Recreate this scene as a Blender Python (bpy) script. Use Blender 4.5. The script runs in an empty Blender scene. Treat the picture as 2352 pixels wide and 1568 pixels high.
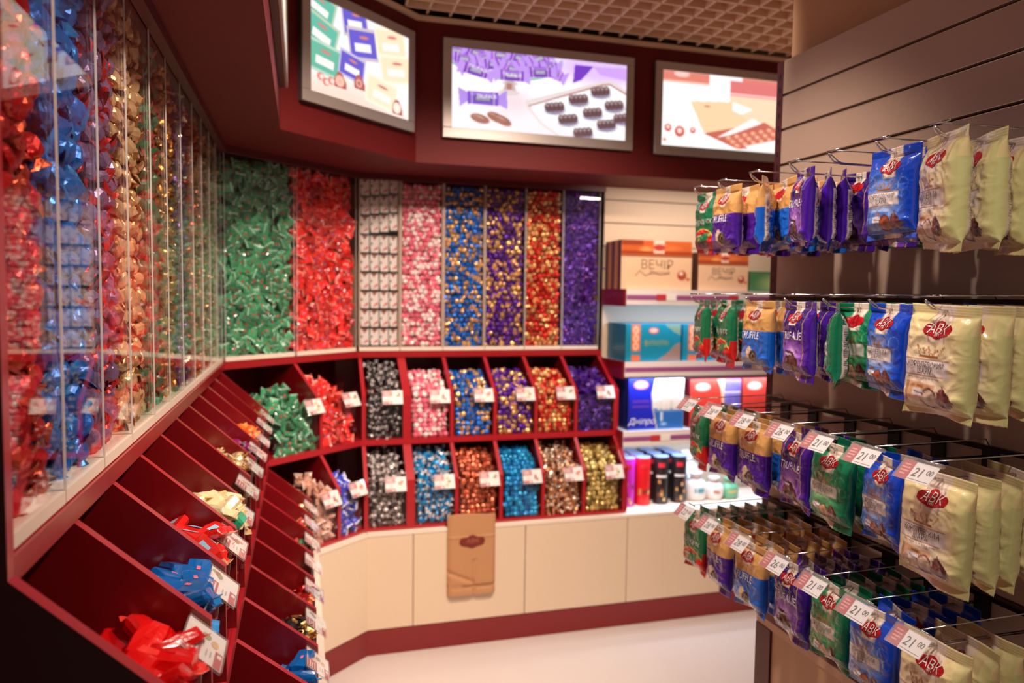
import bpy, math, random
import numpy as np
from mathutils import Matrix, Vector, noise

random.seed(11)
SC = bpy.context.scene
COL = SC.collection

# ------------------------------------------------------------------ camera, world, exposure, large lights
PITCH, YAW, ROLL = .0647, .2791, .0138
cy, sy, cp, sp = math.cos(YAW), math.sin(YAW), math.cos(PITCH), math.sin(PITCH)
FW = Vector((sy*cp, cy*cp, -sp)); R0 = Vector((cy, -sy, 0)); U0 = R0.cross(FW)
RT = math.cos(ROLL)*R0 + math.sin(ROLL)*U0; UP = -math.sin(ROLL)*R0 + math.cos(ROLL)*U0
cam = bpy.data.cameras.new('camera'); cam.lens = 1686.04*36/2352; cam.sensor_width = 36; cam.clip_start = .02
camo = bpy.data.objects.new('camera', cam); COL.objects.link(camo)
camo.matrix_world = Matrix(((RT.x, UP.x, -FW.x, 0), (RT.y, UP.y, -FW.y, 0), (RT.z, UP.z, -FW.z, 1.623), (0, 0, 0, 1)))
cam.dof.use_dof = True; cam.dof.focus_distance = 1.42; cam.dof.aperture_fstop = 2.8
SC.camera = camo
SC.view_settings.view_transform = 'Standard'; SC.view_settings.look = 'None'
SC.view_settings.gamma = 1; SC.view_settings.use_curve_mapping = False
SC.view_settings.exposure = 0.46
SC.cycles.use_adaptive_sampling = True; SC.cycles.adaptive_threshold = .025
SC.cycles.transparent_max_bounces = 24
SC.cycles.max_bounces = 7; SC.cycles.diffuse_bounces = 4; SC.cycles.glossy_bounces = 4
SC.cycles.sample_clamp_indirect = 6
w = bpy.data.worlds.new('world'); SC.world = w; w.use_nodes = True
w.node_tree.nodes['Background'].inputs[0].default_value = (1, .72, .55, 1)
w.node_tree.nodes['Background'].inputs[1].default_value = .15

def light(name, loc, target, power, sx, sy_=None, col=(1, .80, .62), spread=180):
    L = bpy.data.lights.new(name, 'AREA'); L.energy = power; L.color = col
    L.shape = 'RECTANGLE'; L.size = sx; L.size_y = sy_ or sx; L.spread = math.radians(spread)
    o = bpy.data.objects.new(name, L); COL.objects.link(o); o.location = loc
    o.rotation_euler = (Vector(target)-Vector(loc)).to_track_quat('-Z', 'Y').to_euler()
    return o
def spot(name, loc, target, power, cone=80, blend=.6, r=.05, col=(1, .80, .65)):
    L = bpy.data.lights.new(name, 'SPOT'); L.energy = power; L.color = col; L.spot_size = math.radians(cone); L.spot_blend = blend; L.shadow_soft_size = r
    o = bpy.data.objects.new(name, L); COL.objects.link(o); o.location = loc
    o.rotation_euler = (Vector(target)-Vector(loc)).to_track_quat('-Z', 'Y').to_euler(); return o
for x_, p_ in ((.25, 70), (.95, 80), (1.22, 60)): spot('track_spot_back', (x_, 1.85, 2.79), (x_*.8+.2, 3.55, .85), p_, 80, .8)
spot('track_spot_left', (.85, 1.25, 2.79), (-.15, 2.3, 1.05), 84, 82, .8); spot('track_spot_left', (.85, .45, 2.79), (-.2, 1.25, 1.1), 66, 82, .8)
spot('track_spot_right', (.40, 1.25, 2.79), (1.12, 1.85, .80), 52, 66, .9, col=(1, .86, .74)); spot('track_spot_right', (.40, .35, 2.79), (1.12, 1.20, .80), 46, 62, .9, col=(1, .86, .74))
spot('track_spot_floor', (.75, 1.6, 2.79), (.95, 2.2, 0), 36, 95)

# ------------------------------------------------------------------ materials
def lin(c):
    c = [v/255. for v in c[:3]]
    return tuple((v/12.92 if v <= .04045 else ((v+.055)/1.055)**2.4) for v in c)
MATS = {}
def mat(name, rgb, rough=.5, metal=0., coat=0., spec=.5, bump=0., bscale=60., emit=0., var=0., sheen=0.):
    if name in MATS: return MATS[name]
    m = bpy.data.materials.new(name); m.use_nodes = True; nt = m.node_tree; b = nt.nodes['Principled BSDF']
    c = (*lin(rgb), 1)
    b.inputs['Base Color'].default_value = c; b.inputs['Roughness'].default_value = rough
    b.inputs['Metallic'].default_value = metal; b.inputs['Coat Weight'].default_value = coat
    b.inputs['Coat Roughness'].default_value = .15; b.inputs['Specular IOR Level'].default_value = spec
    if emit: b.inputs['Emission Color'].default_value = c; b.inputs['Emission Strength'].default_value = emit
    tc = nt.nodes.new('ShaderNodeTexCoord'); n = nt.nodes.new('ShaderNodeTexNoise')
    n.inputs['Scale'].default_value = bscale; n.inputs['Detail'].default_value = 3
    nt.links.new(tc.outputs['Object'], n.inputs['Vector'])
    if bump:
        bp = nt.nodes.new('ShaderNodeBump'); bp.inputs['Strength'].default_value = bump; bp.inputs['Distance'].default_value = .004
        nt.links.new(n.outputs['Fac'], bp.inputs['Height']); nt.links.new(bp.outputs['Normal'], b.inputs['Normal'])
    oi = nt.nodes.new('ShaderNodeObjectInfo'); ge = nt.nodes.new('ShaderNodeNewGeometry')
    ad = nt.nodes.new('ShaderNodeMath'); ad.operation = 'ADD'; fr = nt.nodes.new('ShaderNodeMath'); fr.operation = 'FRACT'
    nt.links.new(oi.outputs['Random'], ad.inputs[0]); nt.links.new(ge.outputs['Random Per Island'], ad.inputs[1]); nt.links.new(ad.outputs[0], fr.inputs[0])
    hs = nt.nodes.new('ShaderNodeHueSaturation'); hs.inputs['Color'].default_value = c
    mr = nt.nodes.new('ShaderNodeMapRange'); mr.inputs['To Min'].default_value = 1-var-.02; mr.inputs['To Max'].default_value = 1+var+.02
    nt.links.new(fr.outputs[0] if var else n.outputs['Fac'], mr.inputs['Value']); nt.links.new(mr.outputs[0], hs.inputs['Value'])
    nt.links.new(hs.outputs['Color'], b.inputs['Base Color'])
    MATS[name] = m; return m
def vmat(name, rough=.35, coat=.0, emit=0., metal=0., bump=0.):
    "material whose colour is the printed picture stored on the mesh"
    if name in MATS: return MATS[name]
    m = bpy.data.materials.new(name); m.use_nodes = True; nt = m.node_tree; b = nt.nodes['Principled BSDF']
    a = nt.nodes.new('ShaderNodeVertexColor'); a.layer_name = 'print'
    b.inputs['Roughness'].default_value = rough; b.inputs['Coat Weight'].default_value = coat; b.inputs['Metallic'].default_value = metal
    b.inputs['Coat Roughness'].default_value = .08
    if emit:
        b.inputs['Base Color'].default_value = (.02, .02, .02, 1)
        nt.links.new(a.outputs['Color'], b.inputs['Emission Color']); b.inputs['Emission Strength'].default_value = emit
    else: nt.links.new(a.outputs['Color'], b.inputs['Base Color'])
    if bump:
        tc = nt.nodes.new('ShaderNodeTexCoord'); n = nt.nodes.new('ShaderNodeTexNoise'); n.inputs['Scale'].default_value = 26
        n.inputs['Detail'].default_value = 2; n.inputs['Distortion'].default_value = 1.2
        bp = nt.nodes.new('ShaderNodeBump'); bp.inputs['Strength'].default_value = bump; bp.inputs['Distance'].default_value = .01
        nt.links.new(tc.outputs['Object'], n.inputs['Vector']); nt.links.new(n.outputs['Fac'], bp.inputs['Height'])
        nt.links.new(bp.outputs['Normal'], b.inputs['Normal'])
    MATS[name] = m; return m
def clear(name, tint=(255, 255, 255), refl=1.0, rough=.02, milk=0.):
    "thin clear acrylic: see-through with a Fresnel reflection, optionally a little milky"
    if name in MATS: return MATS[name]
    m = bpy.data.materials.new(name); m.use_nodes = True; nt = m.node_tree; nt.nodes.remove(nt.nodes['Principled BSDF'])
    out = nt.nodes['Material Output']; t = nt.nodes.new('ShaderNodeBsdfTransparent'); g = nt.nodes.new('ShaderNodeBsdfGlossy')
    t.inputs[0].default_value = (*lin(tint), 1); g.inputs['Roughness'].default_value = rough; g.inputs[0].default_value = (refl, refl, refl, 1)
    ge = nt.nodes.new('ShaderNodeNewGeometry'); dt = nt.nodes.new('ShaderNodeVectorMath'); dt.operation = 'DOT_PRODUCT'
    nt.links.new(ge.outputs['Incoming'], dt.inputs[0]); nt.links.new(ge.outputs['Normal'], dt.inputs[1])
    def mth(op, a, b=None):
        n_ = nt.nodes.new('ShaderNodeMath'); n_.operation = op
        for i_, q in enumerate((a, b)):
            if q is None: continue
            if isinstance(q, (int, float)): n_.inputs[i_].default_value = q
            else: nt.links.new(q, n_.inputs[i_])
        return n_.outputs[0]
    fr = mth('ADD', mth('MULTIPLY', mth('POWER', mth('SUBTRACT', 1., mth('ABSOLUTE', dt.outputs['Value'])), 5.), .62), .03)
    mx = nt.nodes.new('ShaderNodeMixShader'); nt.links.new(fr, mx.inputs[0]); nt.links.new(t.outputs[0], mx.inputs[1]); nt.links.new(g.outputs[0], mx.inputs[2])
    last = mx
    if milk:
        d = nt.nodes.new('ShaderNodeBsdfDiffuse'); d.inputs[0].default_value = (.75, .7, .68, 1)
        m2 = nt.nodes.new('ShaderNodeMixShader'); m2.inputs[0].default_value = milk
        nt.links.new(mx.outputs[0], m2.inputs[1]); nt.links.new(d.outputs[0], m2.inputs[2]); last = m2
    nt.links.new(last.outputs[0], out.inputs[0]); MATS[name] = m; return m

RED = mat('red_laminate', (118, 10, 18), .32, coat=.25)
REDTRIM = mat('red_edge_band', (172, 22, 34), .38, coat=.7)
REDDARK = mat('dark_red_paint', (104, 20, 20), .6, spec=.3)
CREAM = mat('cream_laminate', (226, 203, 176), .42)
CREAMW = mat('light_cream_edge', (238, 222, 205), .45)
SLAT = mat('beige_slat_board', (206, 180, 162), .42)
TAN = mat('tan_wall_paint', (206, 164, 128), .8, bump=.05)
GROOVE = mat('dark_groove', (52, 40, 38), .4, metal=.3)
CHROME = mat('chrome', (205, 205, 205), .16, metal=1.)
STEEL = mat('dark_steel', (60, 52, 50), .35, metal=.8)
BLACKM = mat('black_bracket', (18, 15, 16), .5)
GRID = mat('beige_ceiling_grid', (244, 206, 172), .6)
PLEN = mat('brown_plenum', (146, 106, 74), .9)
FRAME = mat('satin_grey_frame', (186, 176, 170), .34, metal=.35)
WHITE = mat('white_card', (244, 240, 236), .4)
ACR = clear('clear_acrylic')
ACRE = clear('frosted_acrylic_edge', milk=.55)
ACRP = clear('clear_label_pocket', milk=.12)

# ------------------------------------------------------------------ mesh helpers
class MB:
    def __init__(s): s.v = []; s.f = []; s.m = []
    def face(s, pts, m=0):
        b = len(s.v); s.v += [tuple(p) for p in pts]; s.f.append(tuple(range(b, b+len(pts)))); s.m.append(m)
    def add(s, vs, fs, m=0):
        b = len(s.v); s.v += [tuple(p) for p in vs]
        for i, f in enumerate(fs): s.f.append(tuple(b+k for k in f)); s.m.append(m if not isinstance(m, (list, tuple)) else m[i])
    def box(s, a, b, m=0):
        x0, y0, z0 = a; x1, y1, z1 = b
        vs = [(x0, y0, z0), (x1, y0, z0), (x1, y1, z0), (x0, y1, z0), (x0, y0, z1), (x1, y0, z1), (x1, y1, z1), (x0, y1, z1)]
        s.add(vs, [(0, 3, 2, 1), (4, 5, 6, 7), (0, 1, 5, 4), (1, 2, 6, 5), (2, 3, 7, 6), (3, 0, 4, 7)], m)
    def prism(s, poly, up, m=0, mcap=None):
        "extrude a planar polygon (list of 3D points) by vector up"
        n = len(poly); up = Vector(up); a = [Vector(p) for p in poly]; bpts = [p+up for p in a]
        s.add([*a, *bpts], [tuple(range(n))[::-1], tuple(range(n, 2*n))]+[(i, (i+1) % n, n+(i+1) % n, n+i) for i in range(n)],
              [m if mcap is None else mcap]*2+[m]*n)
    def tube(s, pts, r, m=0, seg=8, cap=True):
        pts = [Vector(p) for p in pts]; n = len(pts); rings = []; prev = None
        for i, p in enumerate(pts):
            t = (pts[min(i+1, n-1)]-pts[max(i-1, 0)]).normalized()
            if prev is None: a = t.orthogonal().normalized()
            else: a = (prev-t*prev.dot(t)).normalized()
            prev = a; b = t.cross(a); rr = r[i] if isinstance(r, (list, tuple)) else r
            rings.append([p+rr*(a*math.cos(2*math.pi*k/seg)+b*math.sin(2*math.pi*k/seg)) for k in range(seg)])
        vs = [q for g in rings for q in g]
        fs = [(i*seg+k, i*seg+(k+1) % seg, (i+1)*seg+(k+1) % seg, (i+1)*seg+k) for i in range(n-1) for k in range(seg)]
        if cap: fs += [tuple(range(seg))[::-1], tuple((n-1)*seg+k for k in range(seg))]
        s.add(vs, fs, m)
    def mesh(s, name, mats, smooth=False):
        me = bpy.data.meshes.new(name); me.from_pydata(s.v, [], s.f)
        for m in mats: me.materials.append(m)
        me.polygons.foreach_set('material_index', s.m)
        if smooth: me.polygons.foreach_set('use_smooth', [True]*len(s.f))
        me.update(); return me

def link(name, me, parent=None, loc=None, rot=None, label=None, cat=None, group=None, kind=None):
    o = bpy.data.objects.new(name, me); COL.objects.link(o)
    if parent is not None: o.parent = parent
    if loc is not None: o.location = loc
    if rot is not None: o.rotation_euler = rot
    return tag(o, label, cat, group, kind)
def tag(o, label=None, cat=None, group=None, kind=None):
    for k, v in (('label', label), ('category', cat), ('group', group), ('kind', kind)):
        if v: o[k] = v
    return o
def obj(name, mb, mats, parent=None, smooth=False, **k):
    mats = mats if isinstance(mats, (list, tuple)) else [mats]
    return link(name, mb.mesh(name, mats, smooth), parent, **k)
def bevel(o, wdt=.002, seg=2):
    m = o.modifiers.new('bevel', 'BEVEL'); m.width = wdt; m.segments = seg; m.limit_method = 'ANGLE'; m.angle_limit = math.radians(40); return o
def copy_tree(o, parent=None):
    c = o.copy(); COL.objects.link(c); c.parent = parent
    for ch in list(o.children): copy_tree(ch, c)
    return c

TEXTS = {}
def text_pts(s, size, shear=0., squash=1.):
    "outline text as flat triangles: (verts Nx2 centred on x, faces)"
    key = (s, size, shear, squash)
    if key in TEXTS: return TEXTS[key]
    cu = bpy.data.curves.new('t', 'FONT'); cu.body = s; cu.size = size; cu.align_x = 'CENTER'; cu.align_y = 'CENTER'; cu.shear = shear; cu.resolution_u = 3
    o = bpy.data.objects.new('t', cu); COL.objects.link(o)
    me = bpy.data.meshes.new_from_object(o.evaluated_get(bpy.context.evaluated_depsgraph_get()))
    vs = [(v.co.x*squash, v.co.y) for v in me.vertices]; fs = [tuple(p.vertices) for p in me.polygons]
    bpy.data.objects.remove(o); bpy.data.curves.remove(cu); bpy.data.meshes.remove(me)
    TEXTS[key] = (vs, fs); return vs, fs

# ------------------------------------------------------------------ printed pictures (drawn as colour per vertex)
class Canvas:
    "x to the right 0..1, y down 0..1, aspect = width/height"
    def __init__(s, nx, ny, asp, bg):
        s.nx, s.ny, s.asp = nx, ny, asp
        s.X, s.Y = np.meshgrid(np.linspace(0, 1, nx), np.linspace(0, 1, ny))
        s.c = np.zeros((ny, nx, 3)); s.c[:] = bg; s.px = 1./nx
    def put(s, a, col):
        a = np.clip(a, 0, 1)[..., None]; s.c = s.c*(1-a)+np.array(col, float)*a
    def ell(s, x, y, rx, ry, col, rot=0, soft=None, ring=None, alpha=1):
        c_, s_ = math.cos(rot), math.sin(rot); dx = (s.X-x)*s.asp; dy = s.Y-y
        u = (dx*c_+dy*s_)/(rx*s.asp); v = (-dx*s_+dy*c_)/ry; d = np.sqrt(u*u+v*v)
        sf = soft or 1.2*s.px/max(min(rx, ry/s.asp), 1e-4)
        if ring: s.put(alpha*np.clip(.5-(np.abs(d-1)-ring)/sf, 0, 1), col)
        else: s.put(alpha*np.clip(.5-(d-1)/sf, 0, 1), col)
    def rect(s, x0, y0, x1, y1, col, alpha=1, rot=0, soft=1.):
        cx, cy_ = (x0+x1)/2, (y0+y1)/2; c_, s_ = math.cos(rot), math.sin(rot); dx = (s.X-cx)*s.asp; dy = s.Y-cy_
        u = np.abs(dx*c_+dy*s_)-(x1-x0)/2*s.asp; v = np.abs(-dx*s_+dy*c_)-(y1-y0)/2; d = np.maximum(u, v)/s.asp
        s.put(alpha*np.clip(.5-d/(s.px*soft), 0, 1), col)
    def poly(s, pts, col, alpha=1):
        inside = np.zeros(s.X.shape, bool); n = len(pts)
        for i in range(n):
            x1, y1 = pts[i]; x2, y2 = pts[(i+1) % n]
            if y1 == y2: continue
            c = ((y1 > s.Y) != (y2 > s.Y)) & (s.X < (x2-x1)*(s.Y-y1)/(y2-y1)+x1); inside ^= c
        s.put(alpha*inside.astype(float), col)
    def line(s, pts, wd, col, alpha=1):
        for (x1, y1), (x2, y2) in zip(pts, pts[1:]):
            ax, ay, bx, by = x1*s.asp, y1, x2*s.asp, y2; dx, dy = bx-ax, by-ay; L = dx*dx+dy*dy+1e-9
            t = np.clip(((s.X*s.asp-ax)*dx+(s.Y-ay)*dy)/L, 0, 1)
            d = np.hypot(s.X*s.asp-ax-t*dx, s.Y-ay-t*dy)/s.asp; s.put(alpha*np.clip(.5-(d-wd)/s.px, 0, 1), col)
    def sample(s, x, y):
        i = np.clip(np.round(y*(s.ny-1)).astype(int), 0, s.ny-1); j = np.clip(np.round(x*(s.nx-1)).astype(int), 0, s.nx-1)
        return s.c[i, j]
def linarr(c):
    c = np.clip(np.asarray(c, float)/255., 0, 1); return np.where(c <= .04045, c/12.92, ((c+.055)/1.055)**2.4)
def set_print(me, rgb255):
    a = me.color_attributes.new('print', 'FLOAT_COLOR', 'POINT'); r = np.ones((len(me.vertices), 4)); r[:, :3] = linarr(rgb255)
    a.data.foreach_set('color', r.ravel())
def picture(name, cv, o, ux, uy, m, parent, label=None):
    "flat printed sheet: canvas mapped on origin o with edge vectors ux (right) and uy (down)"
    o, ux, uy = np.array(o, float), np.array(ux, float), np.array(uy, float)
    P = o+cv.X[..., None]*ux+cv.Y[..., None]*uy; nx, ny = cv.nx, cv.ny
    idx = np.arange(nx*ny).reshape(ny, nx); F = np.stack([idx[:-1, :-1], idx[1:, :-1], idx[1:, 1:], idx[:-1, 1:]], -1).reshape(-1, 4)
    me = bpy.data.meshes.new(name); me.from_pydata(P.reshape(-1, 3).tolist(), [], F.tolist()); me.materials.append(m)
    set_print(me, cv.c.reshape(-1, 3)); me.update(); return link(name, me, parent, label=label)

# ------------------------------------------------------------------ plan of the shop (metres; floor at z=-0.08)
FZ, CZ = -.08, 2.845
LED = [(-.312, .93), (-.312, 3.269), (.272, 3.785), (1.602, 3.785)]     # ledge front line: left run, corner run, back run
VAL = [(-.295, -.6), (-.295, 3.246), (.282, 3.7565), (1.60, 3.7565)]     # pelmet above the silos
FAS = [(-.074, -.6), (-.074, 2.8725), (.501, 3.381), (2.75, 3.381)]      # soffit front with the light boxes
RW1 = [(-.135, .93), (-.135, 3.205), (.268, 3.545), (1.602, 3.545)]      # front of upper bins
RW2 = [(.035, .93), (.035, 3.205), (.282, 3.41), (1.602, 3.41)]          # front of lower bins
BAS = [(.047, .93), (.047, 3.20), (.283, 3.398), (2.75, 3.398)]          # base cabinets
BCK = [(-.62, .93), (-.62, 3.42), (.17, 4.06), (1.602, 4.06)]            # wall behind the silos
def v3(p, z): return (p[0], p[1], z)
def strip(mb, A, B, i, z0, z1, m=0):
    "solid slab between lines A (front) and B (behind) of segment i, heights z0..z1"
    mb.prism([v3(A[i], z0), v3(A[i+1], z0), v3(B[i+1], z0), v3(B[i], z0)], (0, 0, z1-z0), m)

# floor
mb = MB(); mb.box((-1.0, -2.2, FZ-.05), (3.6, 4.4, FZ)); fl = obj('floor', mb, mat('pale_polished_floor', (206, 194, 188), .22, bscale=2.2, var=0), kind='structure')
# walls
mb = MB(); mb.box((-.75, -1.2, FZ), (-.64, 4.3, CZ+.15)); obj('wall_left', mb, REDDARK, kind='structure')
mb = MB(); mb.box((-.75, 4.10, FZ), (3.4, 4.2, CZ+.15))
obj('wall_back', mb, TAN, kind='structure')
# back wall slat boards right of the silos (y = 3.78)
mb = MB(); zs = [.42, 2.022-.126*3, 2.022-.252, 2.022-.126, 2.022, 2.148, 2.24]
for a, b in zip(zs, zs[1:]): mb.box((1.606, 3.784, a+.003), (2.95, 3.80, b-.003), 0)
mb.box((1.606, 3.80, .42), (2.95, 3.82, 2.24), 1)
obj('wall_shelving', mb, [mat('cream_slat_board', (208, 184, 158), .5), GROOVE], kind='structure')

# soffit: front boards, underside, pelmet
mb = MB()
for i in range(3):
    a, b = FAS[i], FAS[i+1]
    strip(mb, FAS, [(p[0]-(.02 if i == 0 else 0), p[1]+(.02 if i else 0)) for p in FAS], i, 2.227, CZ, 0)
    strip(mb, FAS, [(-.63, -.6), (-.63, 3.44), (.17, 4.08), (2.95, 4.08)], i, 2.215, 2.2268, 0)
obj('wall_soffit', mb, REDDARK, kind='structure')
mb = MB()
VB = [(-.32, -.6), (-.32, 3.26), (.272, 3.785), (1.60, 3.785)]
for i in range(3): strip(mb, VAL, VB, i, 2.186, 2.2148, 0)
obj('trim_1', mb, mat('dark_red_pelmet', (84, 14, 20), .4), kind='structure')
mb = MB()   # soffit underside step between pelmet and boards is part of the pelmet body
for i in range(3): strip(mb, VB, [(-.63, -.6), (-.63, 3.44), (.17, 4.08), (1.60, 4.08)], i, 2.2, 2.2148, 0)
obj('trim_2', mb, REDDARK, kind='structure')
mb = MB()   # beige ceiling edge moulding on top of the soffit
FI = [(-.05, -.6), (-.05, 2.861), (.511, 3.357), (2.75, 3.357)]
for i in range(3): strip(mb, [(p[0], p[1]) for p in FI], FAS, i, 2.845, 2.862, 0)
obj('trim_3', mb, GRID, kind='structure')
# open-cell ceiling
mb = MB(); zt, zb = 2.955, 2.868
def xlim(y): return -.05 if y < 2.861 else -.05+(y-2.861)/(3.357-2.861)*.561
x = .0247-.104*1
while x < 2.7:
    y1 = 3.352 if x > .51 else (2.861+max(0, (x+.05))/.561*.496)
    mb.box((x-.004, .2, zb), (x+.004, y1, zt)); x += .104
y = 3.30
while y > .3:
    mb.box((xlim(y), y-.004, zb), (2.7, y+.004, zt)); y -= .094
mb.box((-.7, -.6, 2.98), (3.4, 4.3, 3.02), 1)
obj('ceiling', mb, [GRID, PLEN], kind='structure')
# tan wall block above and behind the slat wall
mb = MB(); mb.box((1.45, -.9, FZ), (1.95, 1.985, 3.0)); obj('wall_right', mb, TAN, kind='structure')
mb = MB()   # slat boards
gr = [.60, 1.01, 1.315, 1.61, 1.915, 2.020, 2.124, 2.226, 2.327]
for a, b in zip(gr, gr[1:]): mb.box((1.386, -.3, a+.0035), (1.402, 1.932, b-.0035 if b < 2.3 else b), 0)
mb.box((1.399, -.3, .55), (1.45, 1.93, 2.30), 1)
for g in gr[1:-1]:
    mb.box((1.3855, -.3, g-.0052), (1.3875, 1.932, g-.0035), 2); mb.box((1.3855, -.3, g+.0035), (1.3875, 1.932, g+.0048), 2)
obj('slat_wall_panel', mb, [SLAT, GROOVE, mat('pale_metal_lip', (200, 170, 150), .3, metal=.6)],
    label='tall beige slatted display wall carrying the candy packets', cat='display wall')
up = MB(); up.box((1.384, 1.932, FZ), (1.425, 1.96, 2.327))
for k in range(60): up.box((1.3835, 1.942, 2.29-k*.038-.016), (1.3845, 1.949, 2.29-k*.038), 1)
obj('slotted_upright', up, [mat('maroon_steel', (92, 38, 44), .4, metal=.3), BLACKM], label='maroon slotted steel upright at the far end of the slat wall', cat='upright post')
# cabinet below the slat wall
root = link('low_cabinet', None, loc=(1.30, .8, 0), label='beige cabinet with dark red end post below the slat wall', cat='cabinet')
mb = MB(); mb.box((0, -1.2, FZ), (.085, .97, .665)); obj('body', mb, mat('beige_cabinet', (200, 158, 122), .45), root)
mb = MB(); mb.box((-.004, -1.2, .665), (.085, 1.04, .688)); obj('top', mb, mat('beige_top', (214, 172, 142), .45), root)
mb = MB(); mb.box((-.006, .972, FZ), (.085, 1.04, .664)); obj('end_post', mb, mat('dark_red_post', (92, 18, 18), .4), root, label='dark red end post')
# ------------------------------------------------------------------ runs of the candy wall
TD = Vector((.584, .516, 0)).normalized(); ND = Vector((TD.y, -TD.x, 0))
class Run:
    def __init__(s, o, t, n, N1, N2): s.o, s.t, s.n, s.N1, s.N2 = Vector(o), Vector(t), Vector(n), N1, N2
    def __call__(s, u, n, z): return s.o+s.t*u+s.n*n+Vector((0, 0, z))
    def rot(s): return math.atan2(s.t.y, s.t.x)
LEFT = Run((-.312, 0, 0), (0, 1, 0), (1, 0, 0), .177, .347)
DIAG = Run((-.312, 3.269, 0), TD, ND, .171, .283)
BACK = Run((0, 3.785, 0), (1, 0, 0), (0, -1, 0), .24, .375)
UL = [.93]+[1.171+.222*k for k in range(10)]+[3.25]
UB = [.283, .490, .712, .933, 1.150, 1.367, 1.588]
UDs = [.0, .383, .779]
SL = [.93, 1.141, 1.352, 1.562, 1.793, 1.996, 2.22, 2.447, 2.66, 2.87, 3.08, 3.262]
SB = [.277, .486, .710, .934, 1.156, 1.369, 1.585]
Z1L, Z1B, Z1T, Z2L, Z2B = 1.125, .885, 1.29, .742, .52

# base cabinets (cream doors over a dark red plinth)
def base_cabinet(A, B, seams, label, edge=True):
    t = (Vector(B)-Vector(A)); L = t.length; t.normalize(); n = Vector((t.y, -t.x)); ang = math.atan2(t.y, t.x)
    r = link('base_cabinet', None, loc=(A[0], A[1], 0), rot=(0, 0, ang), label=label, cat='cabinet', group='cream base cabinets under the candy bins')
    mb = MB(); mb.box((0, .004, FZ), (L, .35, .498)); obj('body', mb, CREAM, r)
    s = [0]+seams+[L]
    for a, b in zip(s, s[1:]):
        mb = MB(); mb.box((a+.0022, -.014, .045), (b-.0022, .004, .488)); bevel(obj('door', mb, CREAM, r), .0015)
    mb = MB(); mb.box((0, -.010, FZ), (L, .004, .041)); obj('plinth', mb, mat('dark_red_plinth', (128, 22, 26), .35, coat=.2), r, label='dark red plinth')
    mb = MB(); mb.box((0, -.016, .490), (L, .30, .505)); obj('worktop_edge', mb, CREAMW, r)
    return r
base_cabinet((.047, 3.198), (.283, 3.398), [], 'narrow angled cream cabinet in the corner under the bins')
base_cabinet((.283, 3.398), (1.60, 3.398), [.217, .77], 'long cream cabinet with the brown paper bag on its front')
base_cabinet((1.60, 3.398), (2.75, 3.398), [.55], 'cream cabinet below the boxed chocolate shelves')
base_cabinet((.047, .93), (.047, 3.198), [.5, 1.05, 1.6], 'cream cabinet under the long left candy bin row, seen edge on')

# silo ledge
for i, (nm, lb) in enumerate((('left', 'long dark red ledge carrying the tall silos of the left wall'), ('corner', 'short dark red ledge under the green and red silos in the corner'), ('back', 'dark red ledge under the narrow silos of the back wall'))):
    mb = MB(); strip(mb, LED, [(-.63, .93), (-.63, 3.42), (.17, 4.07), (1.602, 4.07)], i, 1.290, 1.321)
    obj('silo_ledge', mb, mat('red_ledge', (158, 24, 30), .3, coat=.3), label=lb, cat='ledge')

def poly_nz(run, u, pts, du, mb, m=0, mc=0):
    mb.prism([run(u, n, z) for n, z in pts], run.t*du, m, mc)
def rack(run, us, uA, uB, label, doubles=(), ends=False):
    r = link('bin_rack', None, loc=run(uA, 0, .52), label=label, cat='candy rack'); inv = Matrix.Translation(-run(uA, 0, .52))
    def part(nm, mb, mats, **k):
        mb.v = [tuple(inv @ Vector(p)) for p in mb.v]; return obj(nm, mb, mats, r, **k)
    for u in us:
        hw = .020 if u in doubles else .009
        mb = MB(); poly_nz(run, u-hw, [(-.28, Z1T-.001), (-.004, Z1T-.001), (run.N1, Z1L), (run.N1, Z1B+.027), (-.28, Z1B+.027)], 2*hw, mb, 1, 0); part('divider', mb, [RED, REDTRIM])
        mb = MB(); poly_nz(run, u-hw, [(-.10, Z1B-.001), (run.N1-.004, Z1B-.001), (run.N2, Z2L), (run.N2, Z2B+.001), (-.10, Z2B+.001)], 2*hw, mb, 1, 0); part('divider', mb, [RED, REDTRIM])
    return r, part
rL, pL = rack(LEFT, UL[1:-1], .93, 3.2, 'long left rack of two rows of dark red candy bins')
rD, pD = rack(DIAG, [.375], .09, .617, 'short angled corner rack of four dark red candy bins')
rB, pB = rack(BACK, UB, .283, 1.6, 'back rack of two rows of six dark red candy bins', doubles=(.490,))
for i, (run, part) in enumerate(((LEFT, pL), (DIAG, pD), (BACK, pB))):
    mb = MB(); strip(mb, RW1, [(-.59, .93), (-.59, 3.40), (.17, 4.05), (1.602, 4.05)], i, Z1B, Z1B+.027); part('shelf', mb, REDTRIM)
    mb = MB(); strip(mb, RW2, [(-.41, .93), (-.41, 3.33), (.17, 3.86), (1.602, 3.88)], i, Z2B-.012, Z2B); part('bottom_board', mb, REDTRIM)
    mb = MB(); strip(mb, [(-.59, .93), (-.59, 3.39), (.17, 4.03), (1.602, 4.035)], [(-.60, .93), (-.60, 3.40), (.17, 4.05), (1.602, 4.05)], i, Z1B+.027, Z1T)
    strip(mb, [(-.40, .93), (-.40, 3.32), (.17, 3.85), (1.602, 3.87)], [(-.41, .93), (-.41, 3.33), (.17, 3.86), (1.602, 3.88)], i, Z2B, Z1B)
    part('back_board', mb, RED)
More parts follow.
